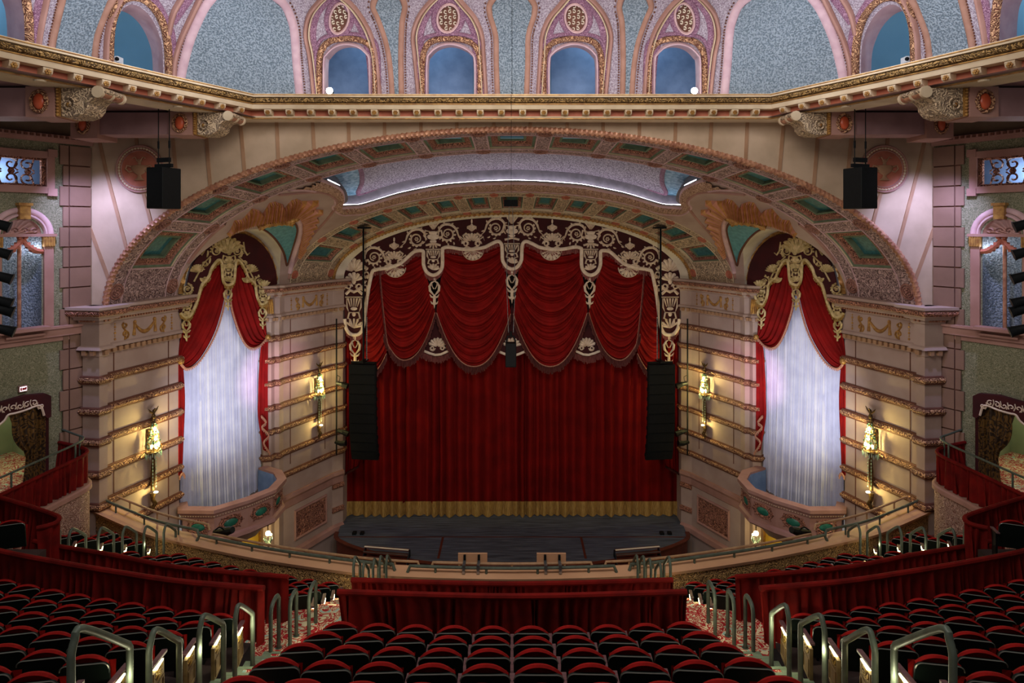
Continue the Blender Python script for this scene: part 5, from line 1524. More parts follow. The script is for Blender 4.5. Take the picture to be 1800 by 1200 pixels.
    md_ = thing('urn_medallion', md(0, -.72), 'round terracotta medallion with a relief urn on the %s of the face wall' % w, 'medallion', 'urn medallions')
    m = MB(); m.lathe([(.70, 0), (.70, .03), (.001, .04)], 40, T=lambda q: md(q.x, q.y, q.z)); m.build('disc', 'orange_inset', md_, smooth=True)
    m = MB(); m.tube([md(.71 * cos(2 * PI * k / 48), .71 * sin(2 * PI * k / 48), .04) for k in range(48)], .035, 6, closed=True); m.tube([md(.57 * cos(2 * PI * k / 48), .57 * sin(2 * PI * k / 48), .04) for k in range(48)], .02, 6, closed=True)
    m.build('rim', 'rose_plaster', md_, smooth=True)
    m = MB(); m.tube([md(.64 * cos(2 * PI * k / 176), .64 * sin(2 * PI * k / 176), .03) for k in range(176)], [.012 + .024 * (abs(sin(PI * k / 4)) ** .7) for k in range(176)], 6, closed=True)
    m.build('bead_ring', 'cream', md_)
    m = MB(); m.lathe([(.02, -.36), (.17, -.35), (.08, -.28), (.05, -.2), (.22, -.08), (.26, .04), (.22, .07), (.24, .1), (.06, .12), (.05, .2), (.1, .24), (.04, .3)], 16, T=lambda q: md(q.x, q.z, .05 + max(0, -q.y) * .35))
    for sx in (-1, 1): m.tube([md(sx * .22, .06, .08), md(sx * .36, .1, .08), md(sx * .4, .0, .08), md(sx * .3, -.1, .08), md(sx * .2, -.06, .08)], .025, 6); m.tube([md(sx * .05, .24, .08), md(sx * .12, .36, .08), md(sx * .2, .32, .08)], .02, 5)
    m.build('urn_relief', 'face_joint', md_, smooth=True)
    # floor of the house beside the stage: steps with white nosings
    stp = thing('stage_steps', at_z(684, 990, .0) + Vector((0, 0, FLR)), 'dark slatted steps with a pale top edge leading up to the %s of the stage' % w, 'steps', 'steps to the stage')
    a_, b_ = at(644, 963, 26.85), at(721, 968, 26.55)
    dv = (b_ - a_); ln = dv.length; ex = Vector((dv.x, dv.y, 0)).normalized(); ey = Vector((ex.y, -ex.x, 0))
    if ey.y > 0: ey = -ey
    for k in range(11):
        c = a_ + ex * (ln / 2) + ey * (.13 * k + .16); c.z = .30 - .15 * k
        m = MB(); m.obox(c, ex, ey, Vector((0, 0, 1)), ln / 2, .07, .02); t_ = m.build('tread', 'stage_wood', stp)
        m = MB(); m.obox(c + ey * .05 + Vector((0, 0, .035)), ex, ey, Vector((0, 0, 1)), ln / 2, .015 if k else .04, .008); m.build('nosing', 'ivory' if k == 0 else 'seat_trim', t_)
    for sx in (0, 1):
        m = MB(); q = a_ + ex * (ln * sx); m.prism([Vector((q.x, q.y, .28)) + ey * .08, Vector((q.x, q.y, FLR)), Vector((q.x, q.y, FLR)) + ey * 1.7, Vector((q.x, q.y, .28)) + ey * .2], ex, .04); m.build('stringer', 'black_metal', stp)
MIR = False
# centre cluster speaker
cs = thing('centre_loudspeaker', (-.05, 27.5, H - 6.2), 'small black loudspeaker hanging on cables at the centre of the stage opening', 'loudspeaker')
m = MB(); c = Vector((-.05, 27.5, H - 5.55)); m.box(c.x - .24, c.x + .24, c.y - .2, c.y + .25, c.z - .55, c.z + .5); m.build('cabinet', 'black_speaker', cs, bevel=.03)
m = MB(); m.box(c.x - .21, c.x + .21, c.y - .225, c.y - .2, c.z - .5, c.z + .45); m.build('grille', 'black_metal', cs)
m = MB(); m.tube([c + Vector((-.2, 0, .5)), c + Vector((-.14, 0, .78)), c + Vector((.14, 0, .78)), c + Vector((.2, 0, .5))], .04, 6); m.tube([c + Vector((0, 0, .75)), c + Vector((0, 0, 1.0))], .06, 8); m.build('yoke', 'black_metal', cs)
for sx in (-.12, .12):
    m = MB(); m.tube([c + Vector((sx * .9, 0, .95)), c + Vector((sx * 1.6, 0, 3.2)), c + Vector((sx * .6, 0, 6.5))], .014, 5); m.build('cable', 'steel', cs)
m = MB(); m.box(c.x - .3, c.x + .3, c.y - .2, c.y + .2, H + .93, H + 1.22); m.build('ceiling_plate', 'black_metal', cs)
m = MB(); m.tube([(-.02, 18.35, H + 3.9), (-.02, 19.2, H + 2.8), (-.04, 26.9, H + 1.05)], .006, 4)
wire = m.build('rigging_cable', 'black_metal'); tag(wire, 'thin black cable crossing in front of the middle of the great arch', 'cable')
for s in (-1, 1):
    for k, dx in enumerate((0, .35)):
        o_ = MB().box(s * (7.15 - dx) - .09, s * (7.15 - dx) + .09, 28.3, 28.5, .0, .1).build('floor_box', 'black_metal', bevel=.01)
        tag(o_, 'small black box on the stage floor, %s corner, %s one' % ('right' if s > 0 else 'left', 'outer' if k == 0 else 'inner'), 'stage box', 'small boxes on the stage floor')
# ================================================================ SIDE WALLS
SW0 = Vector((-13.0, 19.32, 0)); SWd = Vector((-.6, -1, 0)).normalized(); SWn = Vector((1, -.6, 0)).normalized(); ZU = Vector((0, 0, 1))
def WS(s, z, o=0.0): return SW0 + SWd * s + ZU * (H + z) + SWn * o
hs = hit_plane(SW0, SWn)
def ws(px, py):
    p = hs(px, py); return ((p - SW0).dot(SWd), p.z - H)
def s_of(px): return ws(px, 400)[0]
def wsp(P): return [ws(*p) for p in P]
for MIR in (False, True):
    w = side_word()
    NI = wsp([(4, 592), (4, 413)]) + [ws(38 + 34.5 * cos(a), 412 - 46 * sin(a)) for a in [PI - PI * k / 16 for k in range(17)]] + wsp([(73, 413), (73, 584)])
    sN0, sN1 = s_of(73), s_of(4); zNb = ws(38, 588)[1]
    NI = [(sN1, zNb), (sN1, ws(4, 413)[1])] + NI[2:-2][0:0] + [((sN0 + sN1) / 2 + (sN1 - sN0) / 2 * cos(a), ws(38, 413)[1] + (sN1 - sN0) / 2 * sin(a)) for a in [PI * k / 16 for k in range(17)]] + [(sN0, zNb)]
    g0, g1 = s_of(80), s_of(-48); gz0, gz1 = ws(60, 327)[1], ws(60, 277)[1]
    GR = [(g0, gz0), (g0, gz1), (g1, gz1), (g1, gz0)]
    d0_, d1_ = s_of(80), s_of(-62); dzt, dzb = -4.92, -7.25
    DO = [(d0_, dzb), (d0_, dzt), (d1_, dzt), (d1_, dzb)]
    m = MB(); patch(m, [(0, -15.4), (0, 3.3), (9.5, 3.3), (9.5, -15.4)], [NI, GR, DO], WS, step=3.0, estep=1.5)
    wl = struct(m.build('wall_' + w, 'sage_wall'), '%s side wall in mottled sage plaster with pink quoins' % w)
    def wbox(m, s0, s1, z0, z1, o0, o1): m.box(s0, s1, o0, o1, z0, z1, lambda q: WS(q.x, q.z, q.y))
    # quoins
    sA, sB, sC, sD = s_of(158), s_of(121), s_of(119), None
    zq = .03
    m = MB()
    k = 3
    for k in range(-20, 4):
        z0, z1 = zq + .61 * k + .02, zq + .61 * (k + 1) - .02
        if z1 < -8.6: continue
        if -3.25 < (z0 + z1) / 2 < -2.85: pass
        wbox(m, sA, sB, z0, z1, 0, .07)
        wbox(m, sC, s_of(104 if k % 2 else 109.5), z0, z1, 0, .06)
    m.build('quoins', 'quoin_plaster', wl, label='pink quoin blocks')
    m = MB(); wbox(m, sA, s_of(112), -8.6, 2.45, 0, .02); m.build('quoin_joints', 'groove_brown', wl)
    # dark cove over the wall with a beaded moulding
    m = MB(); wbox(m, 0, 9.5, 2.72, 3.3, 0, .05); m.build('dark_frieze', 'dark_cove', wl)
    m = MB(); wbox(m, 0, 9.5, 2.5, 2.6, 0, .12); wbox(m, 0, 9.5, 2.6, 2.72, 0, .2); m.build('cornice_strip', 'rose_plaster', wl)
    m = MB()
    for k in range(46): wbox(m, .1 + k * .15, .18 + k * .15, 2.63, 2.70, .2, .235)
    m.build('bead_row', 'groove_brown', wl)
    # ledge under the niche
    m = MB(); wbox(m, s_of(157), 9.5, -3.2, -2.95, 0, .14); wbox(m, s_of(157), 9.5, -2.97, -2.9, 0, .2); wbox(m, s_of(78), 9.5, -2.93, -2.84, 0, .42); m.build('ledge', 'rose_plaster', wl)
    m = MB(); wbox(m, s_of(157), 9.5, -3.35, -3.2, 0, .05); m.build('ledge_fascia', 'gold_plain' if 0 else 'rose_plaster', wl)
    # grille window
    m = MB()
    for (a, b, c, d) in ((g0 - .2, g1 + .2, gz1, gz1 + .2), (g0 - .2, g1 + .2, gz0 - .2, gz0), (g0 - .2, g0, gz0, gz1), (g1, g1 + .2, gz0, gz1)): wbox(m, a, b, c, d, 0, .1)
    for (a, c) in ((g0 - .26, gz1 + .05), (g0 - .26, gz0 - .27)): wbox(m, a, a + .24, c, c + .22, 0, .12)
    m.build('grille_frame', 'rose_plaster', wl)
    m = MB(); wbox(m, g0 - .02, g0 + .1, gz0, gz1, -.12, .0); wbox(m, g0, g1, gz0, gz0 + .06, -.12, 0); wbox(m, g0, g1, gz1 - .06, gz1, -.12, 0)
    gh = gz1 - gz0
    fnw = lambda x, y: WS(x, y, -.1)
    N3 = SWn
    x = g0 + .42; i = 0
    while x < g1:
        for sy in (-1, 1):
            cy_ = (gz0 + gz1) / 2 + sy * gh * .24; r = gh * .21
            P = [(x + r * (1 - .75 * t / 22) * cos(t * .32 * (1 if i % 2 else -1) * sy + PI / 2 * sy), cy_ + r * (1 - .75 * t / 22) * sin(t * .32 * (1 if i % 2 else -1) * sy + PI / 2 * sy)) for t in range(23)]
            ribbon(m, P, fnw, .05, .07, n=2, up=N3)
            ribbon(m, [(x - r, cy_ - sy * r), (x - r * .5, cy_ - sy * r * .6), (x - r * 1.0, cy_ + sy * r * 1.1)], fnw, .05, .06, n=2, up=N3)
        m.ball(WS(x, (gz0 + gz1) / 2, -.06), .09, 6, 4)
        x += gh * .48; i += 1
    m.build('scroll_grille', 'relief_terracotta', wl, label='pierced scrollwork grille with light behind')
    m = MB(); wbox(m, g0 - .3, g1 + .3, gz0 - .3, gz1 + .3, -1.1, -1.0); m.build('grille_backing', 'blue_box', wl)
    # niche
    sc_, sr = (sN0 + sN1) / 2, (sN1 - sN0) / 2; zs_ = ws(38, 413)[1]
    m = MB(); m.grid(lambda u, v: WS(sc_ - sr * cos(PI * u), zNb + (zs_ - zNb) * v, -.55 * sin(PI * u) ** .8), 24, 3)
    ni = m.build('niche', 'silver_stucco', wl, smooth=True, label='arched niche with a fluted shell head')
    m = MB()
    def shell_(u, v):
        a = PI * u; r = sr * (1 - v); fl = .05 * abs(sin(a * 9)) * (1 - v) * min(1, v * 5 + .3)
        return WS(sc_ - (r) * cos(a), zs_ + (r) * sin(a), -.55 * sin(PI * min(1, v * .5)) - fl + .02 * v)
    m.grid(shell_, 72, 8); m.build('shell', 'rose_plaster', ni, smooth=True)
    m = MB(); m.box(0, 1, 0, 1, 0, 1, lambda q: WS(sN0 + (sN1 - sN0) * q.x, zNb - .06 * q.z, -.55 + .8 * q.y)); m.build('niche_floor', 'rose_plaster', ni)
    m = MB()
    ribbon(m, [(sc_ + (sr + .1) * cos(a), zs_ + (sr + .1) * sin(a)) for a in [PI * k / 24 for k in range(25)]], WS, .1, .1, up=SWn)
    ribbon(m, [(sc_ + (sr + .24) * cos(a), zs_ + (sr + .24) * sin(a)) for a in [PI * k / 24 for k in range(25)]], WS, .16, .06, up=SWn)
    m.build('archivolt', 'border_pink', ni, smooth=True)
    m = MB()
    for sx in (-1, 1):
        x0 = sc_ + sx * (sr + .16); wbox(m, x0 - .12, x0 + .12, zNb, zs_ - .34, 0, .08); wbox(m, x0 - .16, x0 + .16, zNb - .02, zNb + .12, 0, .12)
    m.build('niche_pilaster', 'rose_plaster', ni)
    m = MB()
    for sx in (-1, 1):
        x0 = sc_ + sx * (sr + .16); wbox(m, x0 - .14, x0 + .14, zs_ - .34, zs_ - .04, 0, .12)
        for k in range(4): wbox(m, x0 - .12 + k * .065, x0 - .09 + k * .065, zs_ - .32, zs_ - .06, .12, .14)
    wbox(m, sc_ - .13, sc_ + .13, zs_ + sr - .02, zs_ + sr + .36, .0, .2); wbox(m, sc_ - .17, sc_ + .17, zs_ + sr + .36, zs_ + sr + .44, .0, .24)
    m.build('capital', 'gold_plain', ni, label='gilt capital and keystone')
    m = MB(); wbox(m, sN0 - .34, sN1 + .34, zs_ - .05, zs_ + .03, -.06, .14); m.build('impost', 'rose_plaster', ni)
    m = MB(); m.tube([WS(sc_, zNb, -.2), WS(sc_, zs_ - .02, -.2)], .05, 8); m.build('niche_column', 'copper_rope', ni, smooth=True)
    m = MB()
    for sx in (-1, 1):
        m.tube([WS(sc_ + sx * x, zs_ - .12 - y, -.02 + .02) for x, y in spline([(0, 0), (.15, .2), (.32, .33), (.5, .36), (.62, .30)], 4)], [.05, .06, .07, .08, .08, .09, .09, .09, .09, .09, .08, .08, .07, .06, .05, .04, .03], 6, lob=3, twist=1.1, lobd=.4)
        m.ball(WS(sc_ + sx * .07, zs_ - .06, 0), .08, 6, 4)
    m.build('garland', 'orange_inset', ni, smooth=True)
    # console scroll at the foot of the shell
    m = MB()
    for sx in (-1, 1):
        for k in range(3): ribbon(m, [(sc_ + sx * (.12 + k * .22) + .09 * (1 - t / 14) * cos(t * .55), zs_ + .12 + .09 * (1 - t / 14) * sin(t * .55)) for t in range(13)], lambda x, y: WS(x, y, -.12), .045, .06, up=SWn, n=2)
    m.build('shell_scrolls', 'rose_plaster', ni)
    # doorway to the side box
    m = MB(); m.add([WS(d0_ - .4, dzb, -.0), WS(d1_ + .6, dzb, 0), WS(d1_ + .6, dzb, -3.2), WS(d0_ - .4, dzb, -3.2)], [(0, 1, 2, 3)])
    fl = struct(m.build('floor_side_box', 'carpet'), 'patterned carpet seen through the %s side doorway' % w)
    m = MB(); wbox(m, d0_ - 1.2, d1_ + 1.2, dzb - .2, dzt + .6, -3.3, -3.2); wbox(m, d0_ - .5, d0_ - .4, dzb, dzt + .5, -3.2, 0); struct(m.build('wall_corridor', 'green_room'), 'pale green corridor wall behind the %s side doorway' % w)
    # curtain and pelmet of the doorway
    dc = thing('doorway_curtain', WS(s_of(62), dzb, .1), 'brown brocade curtain with a wine pelmet in the %s side doorway' % w, 'curtain', 'doorway curtains')
    m = MB(); m.grid(lambda u, v: WS(d0_ + .02 + .42 * u, dzb + .02 + (dzt - dzb - .1) * v, .06 + .035 * sin(u * 24) + .02 * sin(u * 9)), 40, 6); m.build('straight_fall', 'wine_velvet' if 0 else 'brocade', dc, smooth=True)
    for (a0, a1, b0, b1) in ((.40, .86, .34, .62),):
        m = MB()
        def tie(u, v):
            e = abs(v - .42) / .58 if v > .42 else 0
            lft = d0_ + .3; wd = .22 + (.48 * ((v - .42) / .58) ** .7 if v > .42 else .10 * (1 - v / .42))
            bow = .12 * sin(PI * min(1, max(0, (v - .3) / .5)))
            return WS(lft + wd * u + bow * u, dzb + .05 + (dzt - dzb - .15) * v, .10 + .04 * sin(u * 19) + .05 * u)
        m.grid(tie, 34, 20); m.build('tied_drape', 'brocade', dc, smooth=True)
    m = MB()
    def tie2(u, v):
        wd = .3 + (.6 * ((v - .42) / .58) ** .7 if v > .42 else 0); return WS(s_of(-2) + .9 - wd * u, dzb + .05 + (dzt - dzb - .15) * v, .10 + .04 * sin(u * 19))
    m.grid(tie2, 34, 20); m.build('tied_drape', 'brocade', dc, smooth=True)
    PE = wsp([(84, 730), (78, 733), (71, 728), (66, 713), (58, 711), (40, 718), (20, 724), (8, 727), (0, 738), (-20, 752), (-40, 752)])
    m = MB(); patch(m, PE + [(s_of(-50), dzt + .2), (s_of(0), dzt + .12), (s_of(40), dzt + .18), (s_of(75), dzt + .12), (s_of(84), dzt + .02)], [], lambda x, y: WS(x, y, .22), step=.2, estep=.12, depth=.2); m.build('pelmet', 'wine_velvet', dc)
    m = MB(); ribbon(m, spline(PE[2:], 4), lambda x, y: WS(x, y, .23), .06, .03, up=SWn, n=2); m.build('pelmet_border', 'applique', dc)
    m = MB()
    for k, cx_ in enumerate([s_of(74) + .12 + .17 * i for i in range(9)]):
        zc = dzt - .06 - (.12 if k < 1 else 0) ; hnd = 1 if k % 2 else -1
        ribbon(m, [(cx_ + .085 * (1 - t / 15) * cos(hnd * t * .5 + k), zc - .02 + .085 * (1 - t / 15) * sin(hnd * t * .5 + k)) for t in range(14)], lambda x, y: WS(x, y, .235), .035, .02, up=SWn, n=2)
        ribbon(m, [(cx_ + .06, zc - .1), (cx_ + .1, zc), (cx_ + .08, zc + .1)], lambda x, y: WS(x, y, .235), .03, .02, up=SWn, n=2)
    m.build('pelmet_scrolls', 'applique', dc)
    m = MB(); wbox(m, d0_ - .06, d0_ + .06, dzb, dzt + .02, -.3, .06); m.build('door_jamb', 'wine_velvet', dc)
    # spotlights on a vertical pipe just at the frame edge
    bm_ = thing('spotlight_pole', at(-6, 600, 13.5), 'black vertical pole of stage spotlights at the far %s' % w, 'spotlight pole', 'spotlight poles')
    m = MB(); m.tube([at(-8, 200, 13.5), at(-8, 640, 13.5)], .04, 8); m.build('pole', 'black_metal', bm_)
    for (px, py) in ((2, 395), (3, 444), (6, 487), (6, 530), (8, 545), (10, 580)):
        q = at(px, py, 13.4); dd = Vector((.9, .5, -.38)).normalized()
        m = MB(); m.tube([q - dd * .3, q - dd * .1, q + dd * .12, q + dd * .16], [.07, .095, .11, .13], 12); m.tube([q - dd * .2 + Vector((0, 0, .1)), q - dd * .3 + Vector((-.15, 0, .05))], .02, 5)
        m.build('spotlight', 'black_metal', bm_, smooth=True)
MIR = False
# illuminated exit sign on the left wall only
es = thing('exit_sign', hs(38, 688), 'small illuminated white EXIT sign with red letters on the left wall', 'exit sign')
a, b = ws(31, 689), ws(46, 676)
m = MB(); m.box(a[0] - .0, b[0], .0, .09, a[1], b[1], lambda q: WS(q.x, q.z, q.y)); m.build('housing', 'rose_plaster', es)
x0, x1, z0, z1 = b[0] + .02, a[0] - .02, a[1] + .02, b[1] - .02
m = MB(); m.box(x0, x1, .09, .10, z0, z1, lambda q: WS(q.x, q.z, q.y)); m.build('face', 'sign_white', es)
m = MB(); fnx = lambda x, y: WS(x1 + (x0 - x1) * x, z0 + (z1 - z0) * y, .102); 
for P in ([(.28, .25), (.12, .25), (.12, .75), (.28, .75)], [(.12, .5), (.25, .5)], [(.36, .25), (.54, .75)], [(.54, .25), (.36, .75)], [(.64, .25), (.64, .75)], [(.83, .25), (.83, .75)], [(.74, .75), (.93, .75)]):
    ribbon(m, P, fnx, .03, .01, flat=True, up=SWn)
m.build('letters', 'sign_red', es, label='red letters EXIT')
for s in (-1, 1):
    q = WS(s_of(20), -5.6, -1.6); lamp('corridor_lamp', 'POINT', (q.x * -s, q.y, q.z), 42, (.95, 1.0, .62), radius=.2)
    q = WS(s_of(20), 1.6, -.6); lamp('grille_lamp', 'POINT', (q.x * -s, q.y, q.z), 26, (.8, .88, 1.0), radius=.1)
    q = WS(s_of(60), -.6, -.18); lamp('niche_lamp', 'POINT', (q.x * -s, q.y, q.z), 6, (.85, .9, 1.0), radius=.05)

# ceiling beams with scroll consoles between the ring and the walls
def console(head, xw, Yb, z1, z0, which, grp):
    """beam along x from the wall to a scroll console under the ring"""
    root = thing('ceiling_bracket', head, which, 'bracket', grp)
    x0 = head.x
    m = MB(); m.box(xw, x0 - .62, Yb, Yb + .7, z0, z1); m.build('beam', 'mauve_plaster', root)
    m = MB(); m.box(x0 - 1.28, x0 - .62, Yb - .06, Yb + .76, z0 - .02, z1 + .02); m.build('block', 'rose_plaster', root)
    c = Vector((x0 - .96, Yb - .07, (z0 + z1) / 2))
    m = MB(); m.ball(c, 1, 14, 8, T=lambda q: c + Vector((q.x * .13, q.y * .07, q.z * .19))); m.build('jewel', 'jewel_orange', root, smooth=True, label='orange oval jewel')
    m = MB(); m.tube([c + Vector((.18 * cos(2 * PI * k / 20), 0, .24 * sin(2 * PI * k / 20))) for k in range(20)], .045, 6, closed=True, lob=2, twist=1.2); m.build('jewel_frame', 'relief_gold', root)
    m = MB()
    for k in range(9): m.ball((x0 - .57, Yb - .02, z0 + .04 + (z1 - z0 - .08) * k / 8), .035, 6, 4)
    m.box(x0 - .62, x0 - .52, Yb, Yb + .7, z0, z1); m.build('bead_strip', 'gold_plain', root)
    # scroll console, S profile extruded across the beam
    h = z1 - z0
    prof = [(-.52, z1), (.48, z1), (.52, z1 - .08), (.42, z1 - .2), (.22, z1 - .24), (.12, z1 - .34), (.10, z1 - .46), (-.02, z0 + .06), (-.2, z0), (-.52, z0)]
    m = MB(); m.prism([Vector((x0 + a_, Yb + .02, b_)) for a_, b_ in prof], (0, 1, 0), .66); m.build('console_scroll', 'relief_cream', root, bevel=.015)
    m = MB(); q = Vector((x0 - .32, Yb + .0, z0 + h * .42)); m.tube([q + Vector((.17 * (1 - t / 26) * cos(-t * .42 + 2), -.01, .17 * (1 - t / 26) * sin(-t * .42 + 2))) for t in range(24)], .028, 5)
    m.tube([Vector((x0 + a_, Yb, b_)) for a_, b_ in prof[2:9]], .03, 5); m.build('volute', 'relief_cream', root)
    m = MB(); m.ball(q, .06, 8, 5, (1, .6, 1)); m.build('volute_flower', 'gold_plain', root)
    m = MB(); m.tube([Vector((x0 + .38, Yb - .04, z1 - .1)), Vector((x0 + .38, Yb + .74, z1 - .1))], .11, 12); m.build('roll', 'copper_rope', root, smooth=True)
    for y_ in (Yb - .06, Yb + .74): m = MB(); m.tube([Vector((x0 + .38, y_, z1 - .1)), Vector((x0 + .38, y_ + .08, z1 - .1))], .14, 12); m.build('roll_cap', 'cream', root, smooth=True)
    m = MB(); m.tube([Vector((x0 + .38, Yb + .33, z1 - .1)), Vector((x0 + .38, Yb + .4, z1 - .1))], .13, 12); m.build('roll_cap', 'cream', root, smooth=True)


for MIR in (False, True):
    w = side_word()
    console(Vector((-9.95, 14.5, H + 2.7)), -15.2, 14.5, H + 3.24, H + 2.58, 'scroll console with an orange jewel under the %s side of the ring, nearer one' % w, 'scroll consoles under the ring')
    console(Vector((-8.35, 17.6, H + 2.7)), -11.9, 17.6, H + 3.24, H + 2.62, 'scroll console with an orange jewel under the %s side of the ring, farther one' % w, 'scroll consoles under the ring')
    m = MB(); m.box(-12.35, -11.6, 17.5, 18.4, H + 2.5, H + 3.26); jb = m.build('wall_jewel_block', 'rose_plaster'); struct(jb, 'pink block with a small orange jewel at the wall end of the beam')
    c = Vector((-12.0, 17.48, H + 2.88)); m = MB(); m.ball(c, 1, 12, 8, T=lambda q: c + Vector((q.x * .11, q.y * .06, q.z * .18))); m.build('jewel', 'jewel_orange', jb, smooth=True)
    m = MB(); m.tube([c + Vector((.17 * cos(2 * PI * k / 20), 0, .24 * sin(2 * PI * k / 20))) for k in range(20)], .04, 6, closed=True); m.build('jewel_frame', 'relief_gold', jb)
MIR = False
# ================================================================ BALCONY
def arcY(Yc, X, R): return Yc + X * X / (2 * R)


def rail_drape(nm, path, zt, hgt, label, group, seed, amp=.12, per=.13):
    """velvet roll with a gathered skirt hanging from it, along a plan path"""
    pts = [Vector((p[0], p[1], 0)) for p in spline(path, 8)]
    L = [0]
    for a, b in zip(pts, pts[1:]): L.append(L[-1] + (b - a).length)
    mid = pts[len(pts) // 2]
    root = thing(nm, (mid.x, mid.y, zt - hgt), label, 'rail drape', group)
    rnd = random.Random(seed)
    kn = [0.0]
    while kn[-1] < L[-1]: kn.append(kn[-1] + rnd.uniform(per * .5, per * 2.2))
    am = [rnd.uniform(.35, 1.3) for _ in kn]; sl = [rnd.uniform(-.07, .07) for _ in kn]
    def pos(s):
        s = min(max(s, 0), L[-1] - 1e-6); i = 0
        while L[i + 1] < s: i += 1
        f = (s - L[i]) / (L[i + 1] - L[i]); t = (pts[i + 1] - pts[i]).normalized(); return pts[i] + (pts[i + 1] - pts[i]) * f, Vector((t.y, -t.x, 0))
    N_ = int(L[-1] / .018)
    ks = []
    j = 0
    for k in range(N_ + 1):
        s = L[-1] * k / N_
        while j < len(kn) - 2 and kn[j + 1] < s: j += 1
        f = (s - kn[j]) / (kn[j + 1] - kn[j]); ks.append((s, abs(sin(PI * f)) ** 2.0 * am[j], sl[j]))
    m = MB(); base = 0
    rows = 7
    V = []
    for v in range(rows):
        q = v / (rows - 1)
        for (s, a, slp) in ks:
            p, n_ = pos(s + slp * q); V.append(p + n_ * (-.02 + a * amp * (.35 + 1.1 * q)) + Vector((0, 0, zt - .02 - hgt * q)))
    w_ = N_ + 1
    m.add(V, [(v * w_ + k, v * w_ + k + 1, (v + 1) * w_ + k + 1, (v + 1) * w_ + k) for v in range(rows - 1) for k in range(N_)])
    m.build('skirt', 'rail_velvet', root, smooth=True)
    m = MB(); m.tube([p + Vector((0, 0, zt - .01)) for p in pts], .05, 8); m.build('padded_roll', 'rail_velvet', root, smooth=True)
    return root


def floor_strip(m, R, Y0, Y1, x0, x1, z, zlow, n=24):
    """curved tread with its riser"""
    for (a, b, dz) in ((Y0, Y1, 0),):
        m.grid(lambda u, v: Vector((x0 + (x1 - x0) * u, arcY(a + (b - a) * v, x0 + (x1 - x0) * u, R), z)), n, 1)
    m.grid(lambda u, v: Vector((x0 + (x1 - x0) * u, arcY(Y1, x0 + (x1 - x0) * u, R), z + (zlow - z) * v)), n, 1)


# --- floors
RU, RL_ = 31.0, 22.0
m = MB()
for k in range(-1, 8):       # centre block treads
    Yc = 8.8 - .8 * k; z = H - 5.59 + .38 * k - .88
    if k >= 0: floor_strip(m, RU, Yc - .5, Yc + .3, -2.72, 2.72, z, z - .4, 8)
floor_strip(m, RU, 9.1, 10.36, -2.72, 2.72, H - 6.95, H - 7.9, 8)
for j in range(0, 8):        # side block treads
    Yc = 9.84 - .79 * j; z = H - 6.28 + .37 * j - .88
    for sgn in (-1, 1): floor_strip(m, RU, Yc - .5, Yc + (.3 if j else .62), sgn * 4.5, sgn * 13.5, z, z - (.4 if j else .9), 18)
fb = struct(m.build('floor_balcony', 'floor_dark'), 'stepped dark floor of the balcony')
m = MB()
for sgn in (-1, 1):
    for k in range(0, 16):
        Y1 = 11.35 - .395 * k; z = H - 7.88 + .185 * (k + 1)
        x0, x1 = sorted((sgn * 2.72, sgn * 4.5))
        m.box(x0, x1, Y1 - .42, Y1, z - .2, z)
au = m.build('aisle_steps', 'carpet', fb, label='patterned red and cream stair carpet')
m = MB()
for sgn in (-1, 1):
    for k in range(0, 16):
        Y1 = 11.35 - .395 * k; z = H - 7.88 + .185 * (k + 1); x0, x1 = sorted((sgn * 2.72, sgn * 4.5))
        m.box(x0, x1, Y1 - .05, Y1 + .012, z - .02, z + .008)
        x0, x1 = sorted((sgn * 4.34, sgn * 4.5)); m.box(x0, x1, Y1 - .36, Y1 + .01, z - .19, z + .006)
m.build('step_nosings', 'step_green', fb)
m = MB(); m.grid(lambda u, v: Vector((-13 + 26 * u, arcY(10.5 + 2.3 * v, -13 + 26 * u, 31 - 4 * v), H - 7.885)), 30, 2)
ca = struct(m.build('floor_cross_aisle', 'carpet'), 'patterned carpet of the cross aisle')
m = MB()
RY = [14.6, 13.9, 13.2, 12.5]; RZ = [-8.50, -8.17, -7.84, -7.51]
for Yc, zt in zip(RY, RZ):
    floor_strip(m, RL_, Yc - .5, Yc + .3, -13, 13, H + zt - .88, H + zt - 1.3, 30)
floor_strip(m, RL_, 12.2, 12.3, -13, 13, H - 7.9, H - 9.3, 30)
m.grid(lambda u, v: Vector((-13 + 26 * u, arcY(14.8 + .6 * v, -13 + 26 * u, RL_), H - 9.4)), 30, 1)
fl = struct(m.build('floor_lower_balcony', 'floor_dark'), 'stepped floor of the lower balcony rows')
m = MB()
for sgn in (-1, 1):
    for k in range(0, 9):
        Y0 = 12.75 + .35 * k; z = H - 7.88 - .165 * (k + .3); x0, x1 = sorted((sgn * 3.2, sgn * 4.1)); m.box(x0, x1, Y0, Y0 + .37, z - .5, z)
    for k in range(0, 9):
        t = k / 9; cx_ = -10.55 + 1.25 * t; Yq = 14.2 + 2.7 * t; z = H - 7.9 - 1.15 * t; x0, x1 = sorted((-sgn * (cx_ - .45), -sgn * (cx_ + .45))); m.box(x0, x1, Yq, Yq + .33, z - .4, z)
m.build('lower_aisle_steps', 'carpet', fl)

